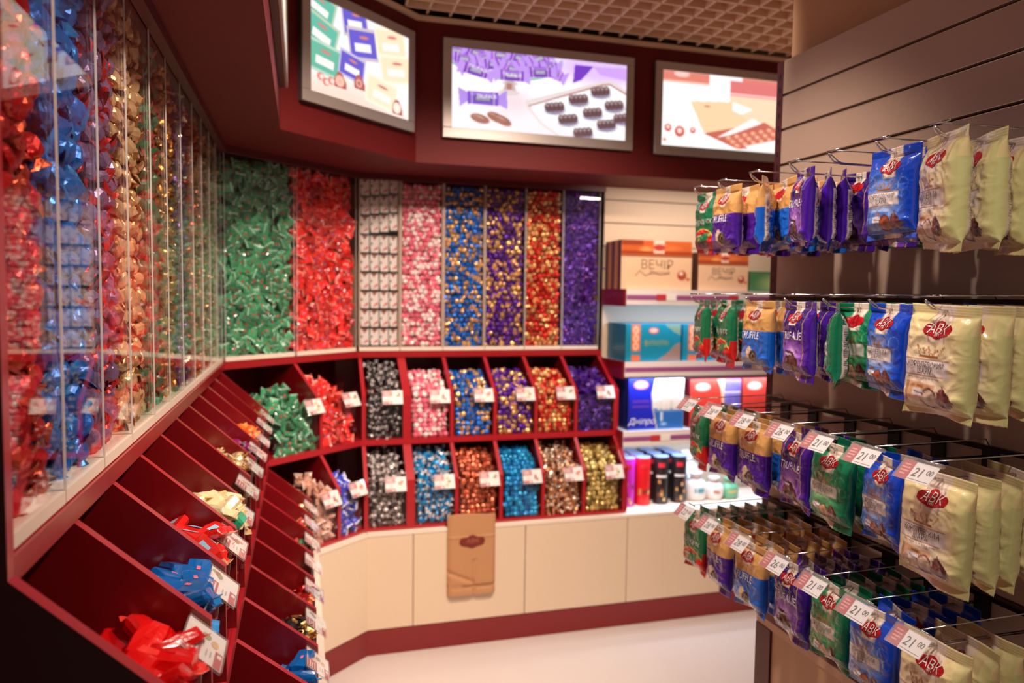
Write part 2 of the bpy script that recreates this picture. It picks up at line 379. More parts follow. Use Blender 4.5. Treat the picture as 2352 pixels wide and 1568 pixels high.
# near end panel of the left rack
mb = MB(); poly_nz(LEFT, .908, [(-.31, 2.2), (.0, 2.2), (0, 1.30), (.177, 1.13), (.177, .90), (.347, .745), (.347, .52), (.357, FZ), (-.31, FZ)], .021, mb, 1, 0)
pL('end_panel', mb, [mat('black_red_panel', (38, 8, 10), .4), REDTRIM], label='dark end panel with a red edge')
mb = MB(); poly_nz(BACK, 1.5985, [(-.1, 1.29), (0, 1.29), (.24, 1.125), (.24, .90), (.375, .745), (.375, .52), (-.1, .52)], .0065, mb, 1, 0)
pB('end_panel', mb, [RED, REDTRIM])
# clear front panes of the bins with little chrome clips
def panes(run, part, us, row, ua=None, ub=None):
    N = run.N1 if row == 1 else run.N2; z0, z1 = (Z1B+.027, Z1L) if row == 1 else (Z2B+.001, Z2L)
    for a, b in zip(us, us[1:]):
        mb = MB(); poly_nz(run, a+.010, [(N-.010, z0), (N-.007, z0), (N-.007, z1-.02), (N-.010, z1-.02)], b-a-.020, mb)
        pn = part('front_pane', mb, ACR)
        for uu in (a+.013, b-.021):
            for zz in (z0+.05, z1-.05):
                mb = MB(); poly_nz(run, uu, [(N-.007, zz), (N-.001, zz), (N-.001, zz+.012), (N-.007, zz+.012)], .008, mb); cl = part('pane_clip', mb, CHROME); cl.parent = pn
panes(LEFT, pL, UL[:-1], 1); panes(LEFT, pL, UL[:-1], 2)
panes(DIAG, pD, [.10, .375, .607], 1); panes(DIAG, pD, [.228, .375, .530], 2)
panes(BACK, pB, [.270]+UB[1:], 1); panes(BACK, pB, UB, 2)

# ------------------------------------------------------------------ candies
rnd = random.Random(5)
def jag(a): return (rnd.random()-.5)*2*a
def m_pillow(L, W, T, mats, spot=False, seed=0, crump=.2):
    "flow-wrapped pouch: flattened pillow with crimped zigzag ends; material 1 = end crimps, 2 = printed spot"
    rr = random.Random(seed); mb = MB(); nx, ny = 11, 7; ids = {}
    for s in (1, -1):
        for i in range(nx):
            for j in range(ny):
                u = i/(nx-1)*2-1; v = j/(ny-1)*2-1; e = abs(u)
                th = T/2*max(0, 1-max(0, (e-.55)/.33))**.6*(1-abs(v)**3)**.6 if e < .88 else 0
                wv = W/2*(1+.10*max(0, (e-.6)/.4)); zz = s*(th*(1+rr.uniform(-crump, crump)*2)+.0004)
                zz += .25*T*math.sin(u*2.5+seed)*(.4 if seed % 2 else -.4)
                ids[s, i, j] = len(mb.v); mb.v.append((u*L/2+(rr.uniform(-1, 1)*.0006), v*wv*(1+rr.uniform(-.03, .03)), zz))
        for i in range(nx-1):
            for j in range(ny-1):
                q = (ids[s, i, j], ids[s, i+1, j], ids[s, i+1, j+1], ids[s, i, j+1])
                mb.f.append(q if s > 0 else q[::-1]); e = i in (0, nx-2)
                mb.m.append(1 if e else (2 if spot and i in (4, 5) and j == 3 else 0))
    for i in range(nx-1):
        for j in (0, ny-1):
            q = (ids[1, i, j], ids[1, i+1, j], ids[-1, i+1, j], ids[-1, i, j]); mb.f.append(q if j else q[::-1]); mb.m.append(0)
    return mb.mesh('pouch', mats)
def m_twist(L, R, mats, seed=0, flat=.7):
    "twist-wrapped sweet: body with two fanned ends"
    rr = random.Random(seed); mb = MB(); seg = 9
    prof = [(-.5, 1.0, .25), (-.42, .75, .3), (-.30, .26, .9), (-.24, .72, 1), (-.15, 1., 1), (0, 1.04, 1), (.15, 1., 1), (.24, .72, 1), (.30, .26, .9), (.42, .75, .3), (.5, 1.0, .25)]
    rings = []
    for a, r, fl in prof:
        ring = []; end = abs(a) > .35
        for k in range(seg):
            th = 2*math.pi*k/seg; q = R*r*(1+(rr.uniform(-.22, .22) if end else rr.uniform(-.07, .07)))
            ring.append((a*L+(rr.uniform(-.02, .02)*L if end else 0), q*math.cos(th), q*math.sin(th)*flat*(fl if end else 1)))
        rings.append(ring)
    vs = [p for g in rings for p in g]; n = len(prof); fs = []; ms = []
    for i in range(n-1):
        for k in range(seg):
            fs.append((i*seg+k, i*seg+(k+1) % seg, (i+1)*seg+(k+1) % seg, (i+1)*seg+k)); ms.append(1 if i < 3 or i > n-5 else 0)
    mb.add(vs, fs, ms); return mb.mesh('twist', mats)
def m_ball(R, mats, seed=0, flat=.85):
    "foil-wrapped ball: crumpled cup below (1), coloured cap above (0)"
    rr = random.Random(seed); mb = MB(); ns, nr = 10, 7; vs = [(0, 0, R*flat)]
    for i in range(1, nr):
        ph = math.pi*i/nr
        for k in range(ns):
            q = R*(1+rr.uniform(-.07, .07)); th = 2*math.pi*(k+.5*(i % 2))/ns
            vs.append((q*math.sin(ph)*math.cos(th), q*math.sin(ph)*math.sin(th), q*math.cos(ph)*flat))
    vs.append((0, 0, -R*flat)); fs = []; ms = []
    for k in range(ns): fs.append((0, 1+k, 1+(k+1) % ns)); ms.append(0)
    for i in range(nr-2):
        for k in range(ns):
            a = 1+i*ns; fs.append((a+k, a+ns+k, a+ns+(k+1) % ns, a+(k+1) % ns)); ms.append(0 if i < 3 else 1)
    a = 1+(nr-2)*ns
    for k in range(ns): fs.append((a+k, len(vs)-1, a+(k+1) % ns)); ms.append(1)
    mb.add(vs, fs, ms); return mb.mesh('ball', mats)
def m_block(L, W, T, mats, seed=0, big=False):
    "chunky chocolate in a folded paper wrapper: rounded block, pointed folded flaps at both ends, little emblem (2)"
    rr = random.Random(seed); mb = MB(); n = 9; prof = [(-.78, .55, .10), (-.60, .75, .16), (-.5, .95, .9), (-.42, 1, 1), (0, 1.03, 1.04), (.42, 1, 1), (.5, .95, .9), (.60, .75, .16), (.78, .55, .10)]
    seg = 12; rings = []
    for a, wv, tv in prof:
        ring = []
        for k in range(seg):
            th = 2*math.pi*(k+.5)/seg; c, s = math.cos(th), math.sin(th); q = (abs(c)**5+abs(s)**5)**(-.2)
            ring.append((a*L+rr.uniform(-.01, .01)*L, c*q*W/2*wv+rr.uniform(-.0008, .0008), s*q*T/2*tv+rr.uniform(-.0008, .0008)-(.3*T if abs(a) > .55 else 0)))
        rings.append(ring)
    fs = []; ms = []
    for i in range(n-1):
        for k in range(seg): fs.append((i*seg+k, i*seg+(k+1) % seg, (i+1)*seg+(k+1) % seg, (i+1)*seg+k)); ms.append(1 if i in (0, n-2) else 0)
    fs += [tuple(range(seg))[::-1], tuple((n-1)*seg+k for k in range(seg))]; ms += [1, 1]
    mb.add([p for g in rings for p in g], fs, ms)
    q = .020 if big else .0065; c = [(q*max(-.8, min(.8, math.cos(t)*1.2)), q*max(-.6, min(.6, math.sin(t)*.9))*W/.05, T/2*1.045+.0006) for t in [2*math.pi*(k+.5)/12 for k in range(12)]]; mb.face(c, 2)
    return mb.mesh('block', mats)
def m_stick(mats, W=.047, H=.0955, T=.016, seed=0):
    "small upright snack bar: black jagged ends, white front with brown corner and red stripe"
    mb = MB(); mb.box((-W/2, 0, -H/2+.008), (W/2, T, H/2-.008), 0)
    for s in (1, -1):
        z0, z1 = s*(H/2-.009), s*(H/2+.002); n = 6
        for k in range(n):
            x0 = -W/2+W*k/n; x1 = x0+W/n; mb.face([(x0, T/2, z0), (x1, T/2, z0), (x1, T/2, z1*.985), ((x0+x1)/2, T/2, z1), (x0, T/2, z1*.985)], 0)
    y = -.0004; a, b, c, d = -W/2+.002, W/2-.002, -H/2+.012, H/2-.012
    c -= .006; d += .006; mb.face([(a+.006, y, c), (b+.0015, y, c), (b+.0015, y, d), (a+.002, y, d), (a, y, .0)], 1)
    mb.face([(a+.007, y*2, d), (b-.003, y*2, d), (0, y*2, d-.022)], 2)
    mb.face([(a+.012, y*2, c+.006), (b-.004, y*2, c+.018), (b-.004, y*2, c+.032), (a+.022, y*2, c+.016)], 3)
    mb.face([(a+.004, y*2, .006), (a+.012, y*2, .01), (a+.011, y*2, -.004), (a+.005, y*2, -.006)], 0)
    return mb.mesh('stick', mats)
def foil(n, c, var=.25, rough=.3, metal=.75): return mat('foil_'+n, c, rough, metal, bump=.35, bscale=90, var=var)
def film(n, c, var=.2, rough=.32): return mat('film_'+n, c, rough, 0., coat=.5, bump=.25, bscale=70, var=var)
G_ = foil('gold', (232, 184, 120), .3, .26, .6); 
def three(f): return [f(s) for s in (1, 2, 3, 4)]
SPOT = mat('red_spot', (190, 40, 36), .4)
K = {}
def kind(key, name, label, meshes, sp, fill=True): K[key] = dict(name=name, label=label, me=meshes, sp=sp)
kind('green', 'green_pouch_candy', 'glossy green pouch candy with a small red emblem', three(lambda s: m_pillow(.070, .043, .018, [film('green', (62, 142, 100), .4, .25), film('green_end', (150, 200, 170), .3), SPOT], True, s)), .040)
kind('redp', 'red_pouch_candy', 'glossy red pouch candy', three(lambda s: m_pillow(.066, .040, .018, [film('red', (222, 42, 34), .4, .25), film('red_end', (236, 130, 116), .3), film('red_lilac', (150, 110, 170))], s > 2, s)), .038)
kind('snack', 'snack_bar_sweet', 'black and white wrapped sweet with a red stripe', [m_stick([mat('black_film', (30, 26, 28), .3, coat=.5, var=.2), mat('white_film', (226, 216, 212), .35, coat=.3), mat('brown_print', (140, 84, 60), .4), mat('red_print', (200, 36, 34), .4)])], .05)
kind('snackt', 'monochrome_twist_sweet', 'black and white twist-wrapped sweet', three(lambda s: m_twist(.052, .013, [mat('bw_body', (60, 56, 58), .25, .4, bump=.3, var=.8), mat('bw_end', (200, 195, 195), .3, .3, var=.3)], s)), .030)
kind('pink', 'pink_and_white_sweet', 'pink and white foil sweet', three(lambda s: m_ball(.0158, [mat('pink_foil', (228, 108, 132), .35, .15, bump=.2, var=.2), mat('white_foil', (242, 226, 224), .35, .2, bump=.2, var=.05)], s)), .0262)
kind('blueg', 'blue_and_gold_sweet', 'blue and gold foil sweet', three(lambda s: m_ball(.0158, [foil('blue', (18, 106, 200), .3, .3, .5), G_], s)), .0262)
kind('purg', 'purple_and_gold_sweet', 'purple and gold foil sweet', three(lambda s: m_ball(.0158, [foil('purple', (84, 28, 150), .3, .3, .5), G_], s)), .0262)
kind('redg', 'red_and_gold_sweet', 'red and gold foil sweet', three(lambda s: m_ball(.0158, [foil('red', (196, 36, 28), .3, .3, .5), G_], s)), .0262)
kind('purb', 'deep_purple_sweet', 'deep purple pillow-wrapped sweet', three(lambda s: m_pillow(.046, .026, .012, [foil('dpurple', (74, 28, 140), .4, .25, .4), foil('dpurple2', (96, 60, 150), .3, .25, .4), foil('coppery', (200, 120, 90))], s > 2, s)), .026)
kind('bluew', 'blue_and_white_sweet', 'blue and white twist-wrapped sweet', three(lambda s: m_twist(.056, .014, [foil('skyblue', (20, 140, 205), .3, .3, .3), mat('white_film2', (228, 224, 224), .3, .2, bump=.2, var=.2)], s)), .030)
kind('copper', 'copper_foil_sweet', 'copper coloured foil sweet', three(lambda s: m_ball(.017, [foil('copper', (232, 132, 98), .3), foil('copper2', (170, 84, 60), .3)], s)), .029)
kind('sky', 'sky_blue_foil_sweet', 'sky blue foil sweet', three(lambda s: m_ball(.0165, [foil('sky', (40, 160, 215), .35, .3, .45), foil('sky2', (22, 116, 180), .3, .3, .45)], s)), .028)
kind('bronze', 'bronze_and_white_sweet', 'bronze and white foil sweet', three(lambda s: m_twist(.05, .014, [foil('bronze', (196, 134, 92), .35), mat('warm_white_foil', (240, 226, 210), .28, .5, bump=.2, var=.2)], s)), .029)
kind('golds', 'pale_gold_sweet', 'pale gold foil sweet', three(lambda s: m_ball(.017, [foil('pgold', (222, 196, 122), .3, .3, .5), foil('pgold2', (160, 130, 70), .3)], s, .7)), .029)
kind('tan', 'clear_wrapped_tan_candy', 'pinkish tan candy in clear wrap', three(lambda s: m_pillow(.06, .038, .017, [film('tan', (206, 150, 128)), film('tan_end', (224, 196, 184)), SPOT], False, s)), .036)
kind('bluep', 'blue_and_white_pouch_candy', 'royal blue and white pouch candy', three(lambda s: m_pillow(.058, .036, .016, [film('royal', (60, 70, 190), .5), film('royal_end', (214, 214, 232)), film('amber', (220, 140, 60))], s > 2, s)), .035)
# left silos
def tw(k, nm, lb, a, b, L=.062, R=.017, sp=.036): kind(k, nm, lb, three(lambda s: m_twist(L, R, [a, b], s)), sp)
tw('l0', 'red_and_gold_twist_candy', 'red twist-wrapped candy with gold ends', foil('lred', (190, 22, 20), .3, .25, .45), foil('lredgold', (214, 90, 60)))
tw('l1', 'blue_and_gold_twist_candy', 'bright blue twist-wrapped candy with gold ends', foil('lblue', (0, 104, 196), .25, .28, .3), foil('lbluee', (30, 130, 210), .35, .28, .4), .072, .02, .044)
tw('l2', 'mauve_and_red_twist_candy', 'mauve and red twist-wrapped candy', foil('lmauve', (134, 106, 146), .3, .3, .4), foil('lmred', (190, 40, 36), .3, .3, .4))
tw('l3', 'cream_gold_twist_candy', 'cream and gold twist-wrapped candy', foil('lcream', (224, 186, 134), .2, .32, .35), foil('lcream2', (196, 140, 84), .3))
tw('l4', 'green_and_red_twist_candy', 'green twist-wrapped candy with red ends', film('lgreen', (40, 108, 70)), film('lgr', (176, 70, 52)))
tw('l5', 'amber_gold_twist_candy', 'amber gold twist-wrapped candy', foil('lamber', (208, 150, 76), .3), foil('lamber2', (170, 110, 60), .3), .05, .014, .031)
tw('l6', 'violet_twist_candy', 'violet twist-wrapped candy with silver ends', foil('lviolet', (96, 50, 120), .4, .3, .45), foil('lsilver', (170, 160, 150), .3), .05, .014, .031)
tw('l7', 'rust_red_twist_candy', 'rust red twist-wrapped candy', foil('lrust', (186, 74, 40), .35), foil('lrust2', (206, 140, 90), .3), .05, .014, .031)
tw('l8', 'brown_gold_twist_candy', 'brown and gold twist-wrapped candy', foil('lbrown', (150, 96, 66), .35), foil('lbrown2', (206, 160, 110), .3), .05, .014, .031)
tw('l9', 'olive_green_twist_candy', 'olive green twist-wrapped candy', foil('lolive', (130, 120, 70), .35), foil('lolive2', (190, 150, 120), .3), .05, .014, .031)
tw('l10', 'pale_green_twist_candy', 'pale green twist-wrapped candy', film('lpgreen', (140, 150, 90)), film('lpg2', (190, 170, 130)), .05, .014, .031)
BL = lambda k, nm, lb, a, b, L=.055, W=.036, T=.02, spot=None, sp=.042: kind(k, nm, lb, three(lambda s: m_block(L, W, T, [a, b, spot or a], s, k == 'b2')), sp)
BL('b0', 'large_red_chocolate', 'red folded-wrapper chocolate', film('bred', (226, 16, 18), .12, .2), film('bred2', (240, 60, 50)), .06, .042, .024)
BL('b1', 'large_blue_chocolate', 'blue wrapped chocolate with pink emblem', film('bblue', (6, 96, 176), .1, .22), film('bblue2', (20, 130, 200)), .06, .042, .024, mat('pink_emblem', (230, 120, 140), .4))
BL('b2', 'red_and_blue_chocolate', 'red chocolate with pale blue print', film('bred3', (226, 34, 30), .12, .22), film('bcream', (214, 150, 110)), .07, .045, .02, mat('pale_blue_print', (150, 200, 230), .4))
BL('b3', 'cream_pouch_chocolate', 'cream pouch chocolate with wine emblem', film('bcr', (240, 224, 180), .08, .25), film('bcr2', (226, 196, 140)), .07, .05, .02, mat('wine_emblem', (150, 30, 50), .4))
BL('b3g', 'emerald_pouch_chocolate', 'emerald green pouch chocolate', film('bem', (20, 130, 96), .08, .25), film('bem2', (90, 190, 150)), .07, .05, .02, mat('wine_emblem', (150, 30, 50), .4))
tw('t6', 'cream_gold_foil_candy', 'cream gold foil twist candy', foil('t6', (236, 210, 160), .15, .3, .4), foil('t6b', (220, 180, 120)), .06, .018, .036)
tw('t7', 'magenta_foil_candy', 'magenta and silver foil twist candy', foil('t7', (160, 40, 130), .3, .3, .5), foil('t7b', (190, 170, 190)), .06, .017, .036)
tw('t8', 'orange_wrapped_candy', 'orange twist-wrapped candy', film('t8', (240, 104, 30), .15), film('t8b', (246, 150, 80)), .06, .017, .036)
tw('t9', 'amber_foil_candy', 'amber foil twist candy', foil('t9', (214, 140, 60)), foil('t9b', (240, 200, 120)), .06, .017, .036)
tw('t10', 'black_and_gold_candy', 'black twist candy with gold ends', film('t10', (24, 20, 22)), foil('t10b', (214, 168, 96)), .07, .016, .036)
tw('t11', 'pink_yellow_candy', 'pink and yellow twist candy', film('t11', (214, 50, 90)), film('t11b', (230, 190, 80)), .055, .014, .034)

def put(k, pos, rot, where, grp, j=None):
    d = K[k]; me = d['me'][rnd.randrange(len(d['me'])) if j is None else j % len(d['me'])]
    o = bpy.data.objects.new(d['name'], me); COL.objects.link(o); o.location = pos; o.rotation_euler = rot
    o['label'] = d['label']+' '+where; o['category'] = 'candy'; o['group'] = grp; return o
def rrot(): return (rnd.uniform(0, 6.28), rnd.uniform(0, 6.28), rnd.uniform(0, 6.28))
def flatrot(run, amt=.5):   # lies roughly against the front pane
    e = Matrix.Rotation(run.rot(), 3, 'Z') @ Matrix.Rotation(math.pi/2, 3, 'X') @ Matrix.Rotation(rnd.uniform(0, 6.28), 3, 'Z') @ Matrix.Rotation(jag(amt), 3, 'X') @ Matrix.Rotation(jag(amt), 3, 'Y')
    return e.to_euler()
def mass(k, pts, where, label=None):
    "the uncounted candies packed behind the visible ones: one object"
    d = K[k]; V = []; F = []; M = []; mats = list(d['me'][0].materials); base = 0
    cache = [(np.array([v.co[:] for v in me.vertices]), [tuple(p.vertices) for p in me.polygons], [p.material_index for p in me.polygons]) for me in d['me'][:2]]
    for pos, rot in pts:
        a, fs, ms = cache[rnd.randrange(len(cache))]; R = np.array(rot.to_matrix() if hasattr(rot, 'to_matrix') else Matrix.Rotation(0, 3, 'X'))
        V.append(a @ R.T+np.array(pos)); F += [tuple(base+i for i in f) for f in fs]; M += ms; base += len(a)
    me = bpy.data.meshes.new('candy_fill'); me.from_pydata(np.concatenate(V).tolist(), [], F)
    for m in mats: me.materials.append(m)
    me.polygons.foreach_set('material_index', M); me.update()
    return link(d['name']+'_mass', me, label=label or (d['label'].split(' candy')[0].split(' sweet')[0]+' sweets packed deeper '+where), cat='candy', kind='stuff')
from mathutils import Euler
def E3(): return Euler(rrot())
COUNT = [0]
def fill_silo(run, u0, u1, k, where, z0=1.345, z1=2.18, n0=-.036, gap=.0):
    sp = K[k]['sp']; sx = sp*(1.0 if k in ('green', 'redp') else 1.); nx = max(1, int((u1-u0-.014)/sx)); nz = int((z1-z0)/(sp*.93)); grp = K[k]['label'].split(' with')[0]+' in the tall silo'
    dx = (u1-u0-.014)/nx; dz = (z1-z0)/nz; n = 0
    for i in range(nx):
        for j in range(nz):
            u = u0+.007+(i+.5+(.25 if j % 2 else -.25)*(1 if nx > 2 else 0))*dx+jag(.12*sp); z = z0+(j+.5)*dz+jag(.2*sp)
            u = min(max(u, u0+.014+sp*.2), u1-.014-sp*.2)
            if n < 296:
                put(k, run(u, n0+jag(.010 if k in ('green', 'redp') else .006), z), flatrot(run, .6) if k in ('green', 'redp', 'purb', 'l0', 'l1', 'l2', 'l3', 'l4') else rrot(), where, grp); n += 1
    COUNT[0] += n
    pts = [(run(rnd.uniform(u0+.022, u1-.022), n0-.026-rnd.random()*.018, rnd.uniform(z0+.015, z1-.01)), E3()) for _ in range(int(nx*nz*1.15))]
    mass(k, pts, where)

def silo(run, u0, u1, label, end0=True, milky=True, strips=False):
    r = link('candy_silo', None, loc=run((u0+u1)/2, -.1, 1.322), label=label, cat='candy silo', group='tall clear candy silos'); inv = Matrix.Translation(-r.location)
    def part(nm, mb, m):
        mb.v = [tuple(inv @ Vector(p)) for p in mb.v]; return obj(nm, mb, m, r)
    mb = MB(); poly_nz(run, u0+.002, [(-.21, 1.323), (-.006, 1.323), (-.006, 1.341), (-.21, 1.341)], u1-u0-.004, mb); part('base_tray', mb, CREAMW)
    mb = MB(); poly_nz(run, u0+.0035, [(-.0120, 1.341), (-.0095, 1.341), (-.0095, 2.20), (-.0120, 2.20)], u1-u0-.007, mb); part('front_pane', mb, ACR)
    for uu in (u0+.0012, u1-.0040):
        mb = MB(); poly_nz(run, uu, [(-.20, 1.3415), (-.008, 1.3415), (-.008, 2.20), (-.20, 2.20)], .0028, mb); part('side_pane', mb, ACR)
        mb = MB(); poly_nz(run, uu, [(-.0078, 1.3415), (-.0060, 1.3415), (-.0060, 2.20), (-.0078, 2.20)], .0028, mb); part('frosted_edge', mb, ACRE)
    if strips:
        for uu in (u0+.0004, u1-.0098):
            mb = MB(); poly_nz(run, uu, [(-.0150, 1.3415), (-.0126, 1.3415), (-.0126, 2.20), (-.0150, 2.20)], .0090, mb); part('edge_strip', mb, mat('beige_strip', (176, 140, 112), .5))
    mb = MB(); poly_nz(run, u0+.0045, [(-.208, 1.3415), (-.202, 1.3415), (-.202, 2.20), (-.208, 2.20)], u1-u0-.009, mb); part('back_pane', mb, mat('silo_back', (90, 60, 50), .6))
names = [('l0', 'red'), ('l1', 'bright blue'), ('l2', 'mauve and red'), ('l3', 'cream gold'), ('l4', 'green and red'), ('l5', 'amber gold'), ('l6', 'violet'), ('l7', 'rust red'), ('l8', 'brown gold'), ('l9', 'olive'), ('l10', 'pale green')]
for i, (k, c) in enumerate(names):
    silo(LEFT, SL[i], SL[i+1], 'clear silo of %s candies on the left wall%s' % (c, ', nearest the end panel' if i == 0 else ''))
    fill_silo(LEFT, SL[i], SL[i+1], k, 'in the %s silo on the left wall' % c, n0=-.036)
for i, (k, c) in enumerate((('green', 'green'), ('redp', 'red'))):
    silo(DIAG, UDs[i]+.008, UDs[i+1]-.004, 'wide corner silo packed with %s pouches' % c); fill_silo(DIAG, UDs[i]+.008, UDs[i+1]-.004, k, 'in the wide %s corner silo' % c)
for i, (k, c) in enumerate((('snack', 'stacked black and white snack bars'), ('pink', 'pink and white sweets'), ('blueg', 'blue and gold sweets'), ('purg', 'purple and gold sweets'), ('redg', 'red and gold sweets'), ('purb', 'deep purple sweets'))):
    silo(BACK, SB[i], SB[i+1], 'narrow back-wall silo of '+c, strips=i < 3)
    if k != 'snack': fill_silo(BACK, SB[i], SB[i+1], k, 'in the narrow silo of '+c)
    else:
        for col in range(4):
            for row in range(9):
                o = put('snack', BACK(SB[0]+.030+col*.0485+jag(.001), -.034+jag(.003), 1.345+.047+row*.095+(.006*col if row > 5 else 0)+jag(.001)), (jag(.02), jag(.03), jag(.06)), 'stacked upright in the snack bar silo', 'snack bars stacked in the narrow silo', 0)
        for z in (2.202,):
            pass

def fill_bin(run, u0, u1, row, k, where, level=0., n=None, depth=.22, front=True, jitter=1.):
    "heap in a bin: a layer against the clear front and a sloping top"
    sp = K[k]['sp']; N = (run.N1 if row == 1 else run.N2)-.010-sp*.52; zf = Z1B+.028 if row == 1 else Z2B+.003; zl = (Z1L if row == 1 else Z2L)-.02+level
    a, b = u0+.011+sp*.42, u1-.011-sp*.42; nx = max(1, int((b-a)/sp)+1); pos = []
    if front:
        nz = max(1, int((zl-zf)/(sp*.9)))
        for j in range(nz):
            for i in range(nx): pos.append((a+(b-a)*(i+.5)/nx+jag(.25*sp), N+jag(.003), zf+sp*.45+j*(zl-zf-sp*.45)/nz))
    nd = int(depth/sp)
    for j in range(nd):
        for i in range(nx): pos.append((a+(b-a)*(i+.5)/nx+jag(.25*sp), N-(j+.3)*sp, zl+sp*.15+min(.11, j*sp*.5)+jag(.2*sp)*jitter))
    grp = K[k]['label'].split(' with')[0]+' heaped in a bin'
    for q in pos[:296]: put(k, run(*q), rrot(), where, grp)
    COUNT[0] += len(pos[:296])
    pts = []
    for _ in range(int(len(pos)*.55)):
        nn = N-sp*.9-rnd.random()*(depth-sp); t = (N-nn)*.36; pts.append((run(rnd.uniform(a, b), nn, rnd.uniform(max(zf+sp*.5, zl-.09), zl-sp*.45+min(.09, t*1.3))), E3()))
    mass(k, pts, where)
for i, (k, c) in enumerate((('snackt', 'monochrome'), ('pink', 'pink'), ('blueg', 'blue and gold'), ('purg', 'purple and gold'), ('redg', 'red and gold'), ('purb', 'deep purple'))):
    fill_bin(BACK, UB[i]+(.009 if i == 1 else 0), UB[i+1]-(.009 if i == 0 else 0), 1, k, 'in the upper back bin of %s sweets' % c, level=(.05 if k == 'snackt' else .01))
kind('grey', 'silver_grey_sweet', 'silver grey and white twist-wrapped sweet', three(lambda s: m_twist(.056, .014, [mat('sg_body', (120, 112, 112), .25, .5, bump=.3, var=.6), mat('sg_end', (226, 218, 216), .3, .3, var=.2)], s)), .031)
for i, (k, c) in enumerate((('grey', 'silver grey'), ('bluew', 'blue and white'), ('copper', 'copper'), ('sky', 'sky blue'), ('bronze', 'bronze and white'), ('golds', 'pale gold'))):
    fill_bin(BACK, UB[i]+(.009 if i == 1 else 0), UB[i+1]-(.009 if i == 0 else 0), 2, k, 'in the lower back bin of %s sweets' % c, level=.015)
fill_bin(DIAG, .13, .375, 1, 'green', 'in the upper corner bin', level=-.03, depth=.2)
fill_bin(DIAG, .375, .60, 1, 'redp', 'in the upper corner bin', level=.0)
fill_bin(DIAG, .235, .375, 2, 'tan', 'in the lower corner bin', level=.0, depth=.15)
fill_bin(DIAG, .375, .525, 2, 'bluep', 'in the lower corner bin', level=-.01, depth=.15)
# left bins: mostly run down, a small heap behind each clear front
def heap(i, row, k, cnt, where, rise=0., reach=.13, k2=None, side=0.):
    "candies run down towards the clear front: top layer at lip height reaching back, a few layers below it"
    a, b = UL[i]+.035, UL[i+1]-.035; N = (LEFT.N1 if row == 1 else LEFT.N2)-.040; zl = (Z1L if row == 1 else Z2L)+rise
    sp = K[k]['sp']*.92; nx = max(2, int((b-a)/sp)+1); c = 0
    for L in range(4):
        nd = max(1, int(reach/sp)+L)
        for j in range(nd):
            for t in range(nx):
                if c >= cnt: break
                if L == 0 and rnd.random() < .25: continue
                kk = k2 if (k2 and rnd.random() < .3) else k
                put(kk, LEFT(a+(b-a)*(t+.5)/nx+jag(.25*sp), N-j*sp*.95-jag(.004), zl+j*sp*.12-L*sp*.55+jag(.12*sp)), (jag(.6), jag(.6), rnd.uniform(0, 6.28)), where, K[kk]['label'].split(' with')[0]+' lying in a left bin'); c += 1
    COUNT[0] += c
heap(0, 1, 'b0', 46, 'in the nearest upper left bin', .0, .11)
heap(1, 1, 'b1', 30, 'in the second upper left bin', .01, .10)
heap(2, 1, 'b2', 34, 'in the third upper left bin', .01, .15)
heap(3, 1, 'b3', 34, 'in the fourth upper left bin', .015, .15, 'b3g')
heap(4, 1, 'b3', 8, 'low in the fifth upper left bin', -.08, .04)
heap(5, 1, 't6', 70, 'in an upper left bin', .02, .17)
heap(6, 1, 't7', 50, 'in an upper left bin', .01, .15)
heap(7, 1, 't8', 60, 'in an upper left bin', .02, .15)
heap(8, 1, 't9', 16, 'in a far upper left bin', -.09, .05)
heap(9, 1, 't9', 40, 'in the farthest upper left bin', .0, .08)
heap(2, 2, 'b0', 10, 'in the third lower left bin', -.10, .04)
heap(3, 2, 'b1', 20, 'in the fourth lower left bin', -.01, .07)
heap(4, 2, 't10', 30, 'in the fifth lower left bin', .0, .07)
heap(5, 2, 'l0', 26, 'in the sixth lower left bin', -.01, .06)
heap(6, 2, 't6', 14, 'in a lower left bin', -.08, .05)
heap(7, 2, 'l4', 26, 'in a lower left bin', -.02, .05)
heap(8, 2, 't11', 26, 'in a lower left bin', -.01, .06)
heap(9, 2, 't6', 20, 'in a far lower left bin', -.02, .06)

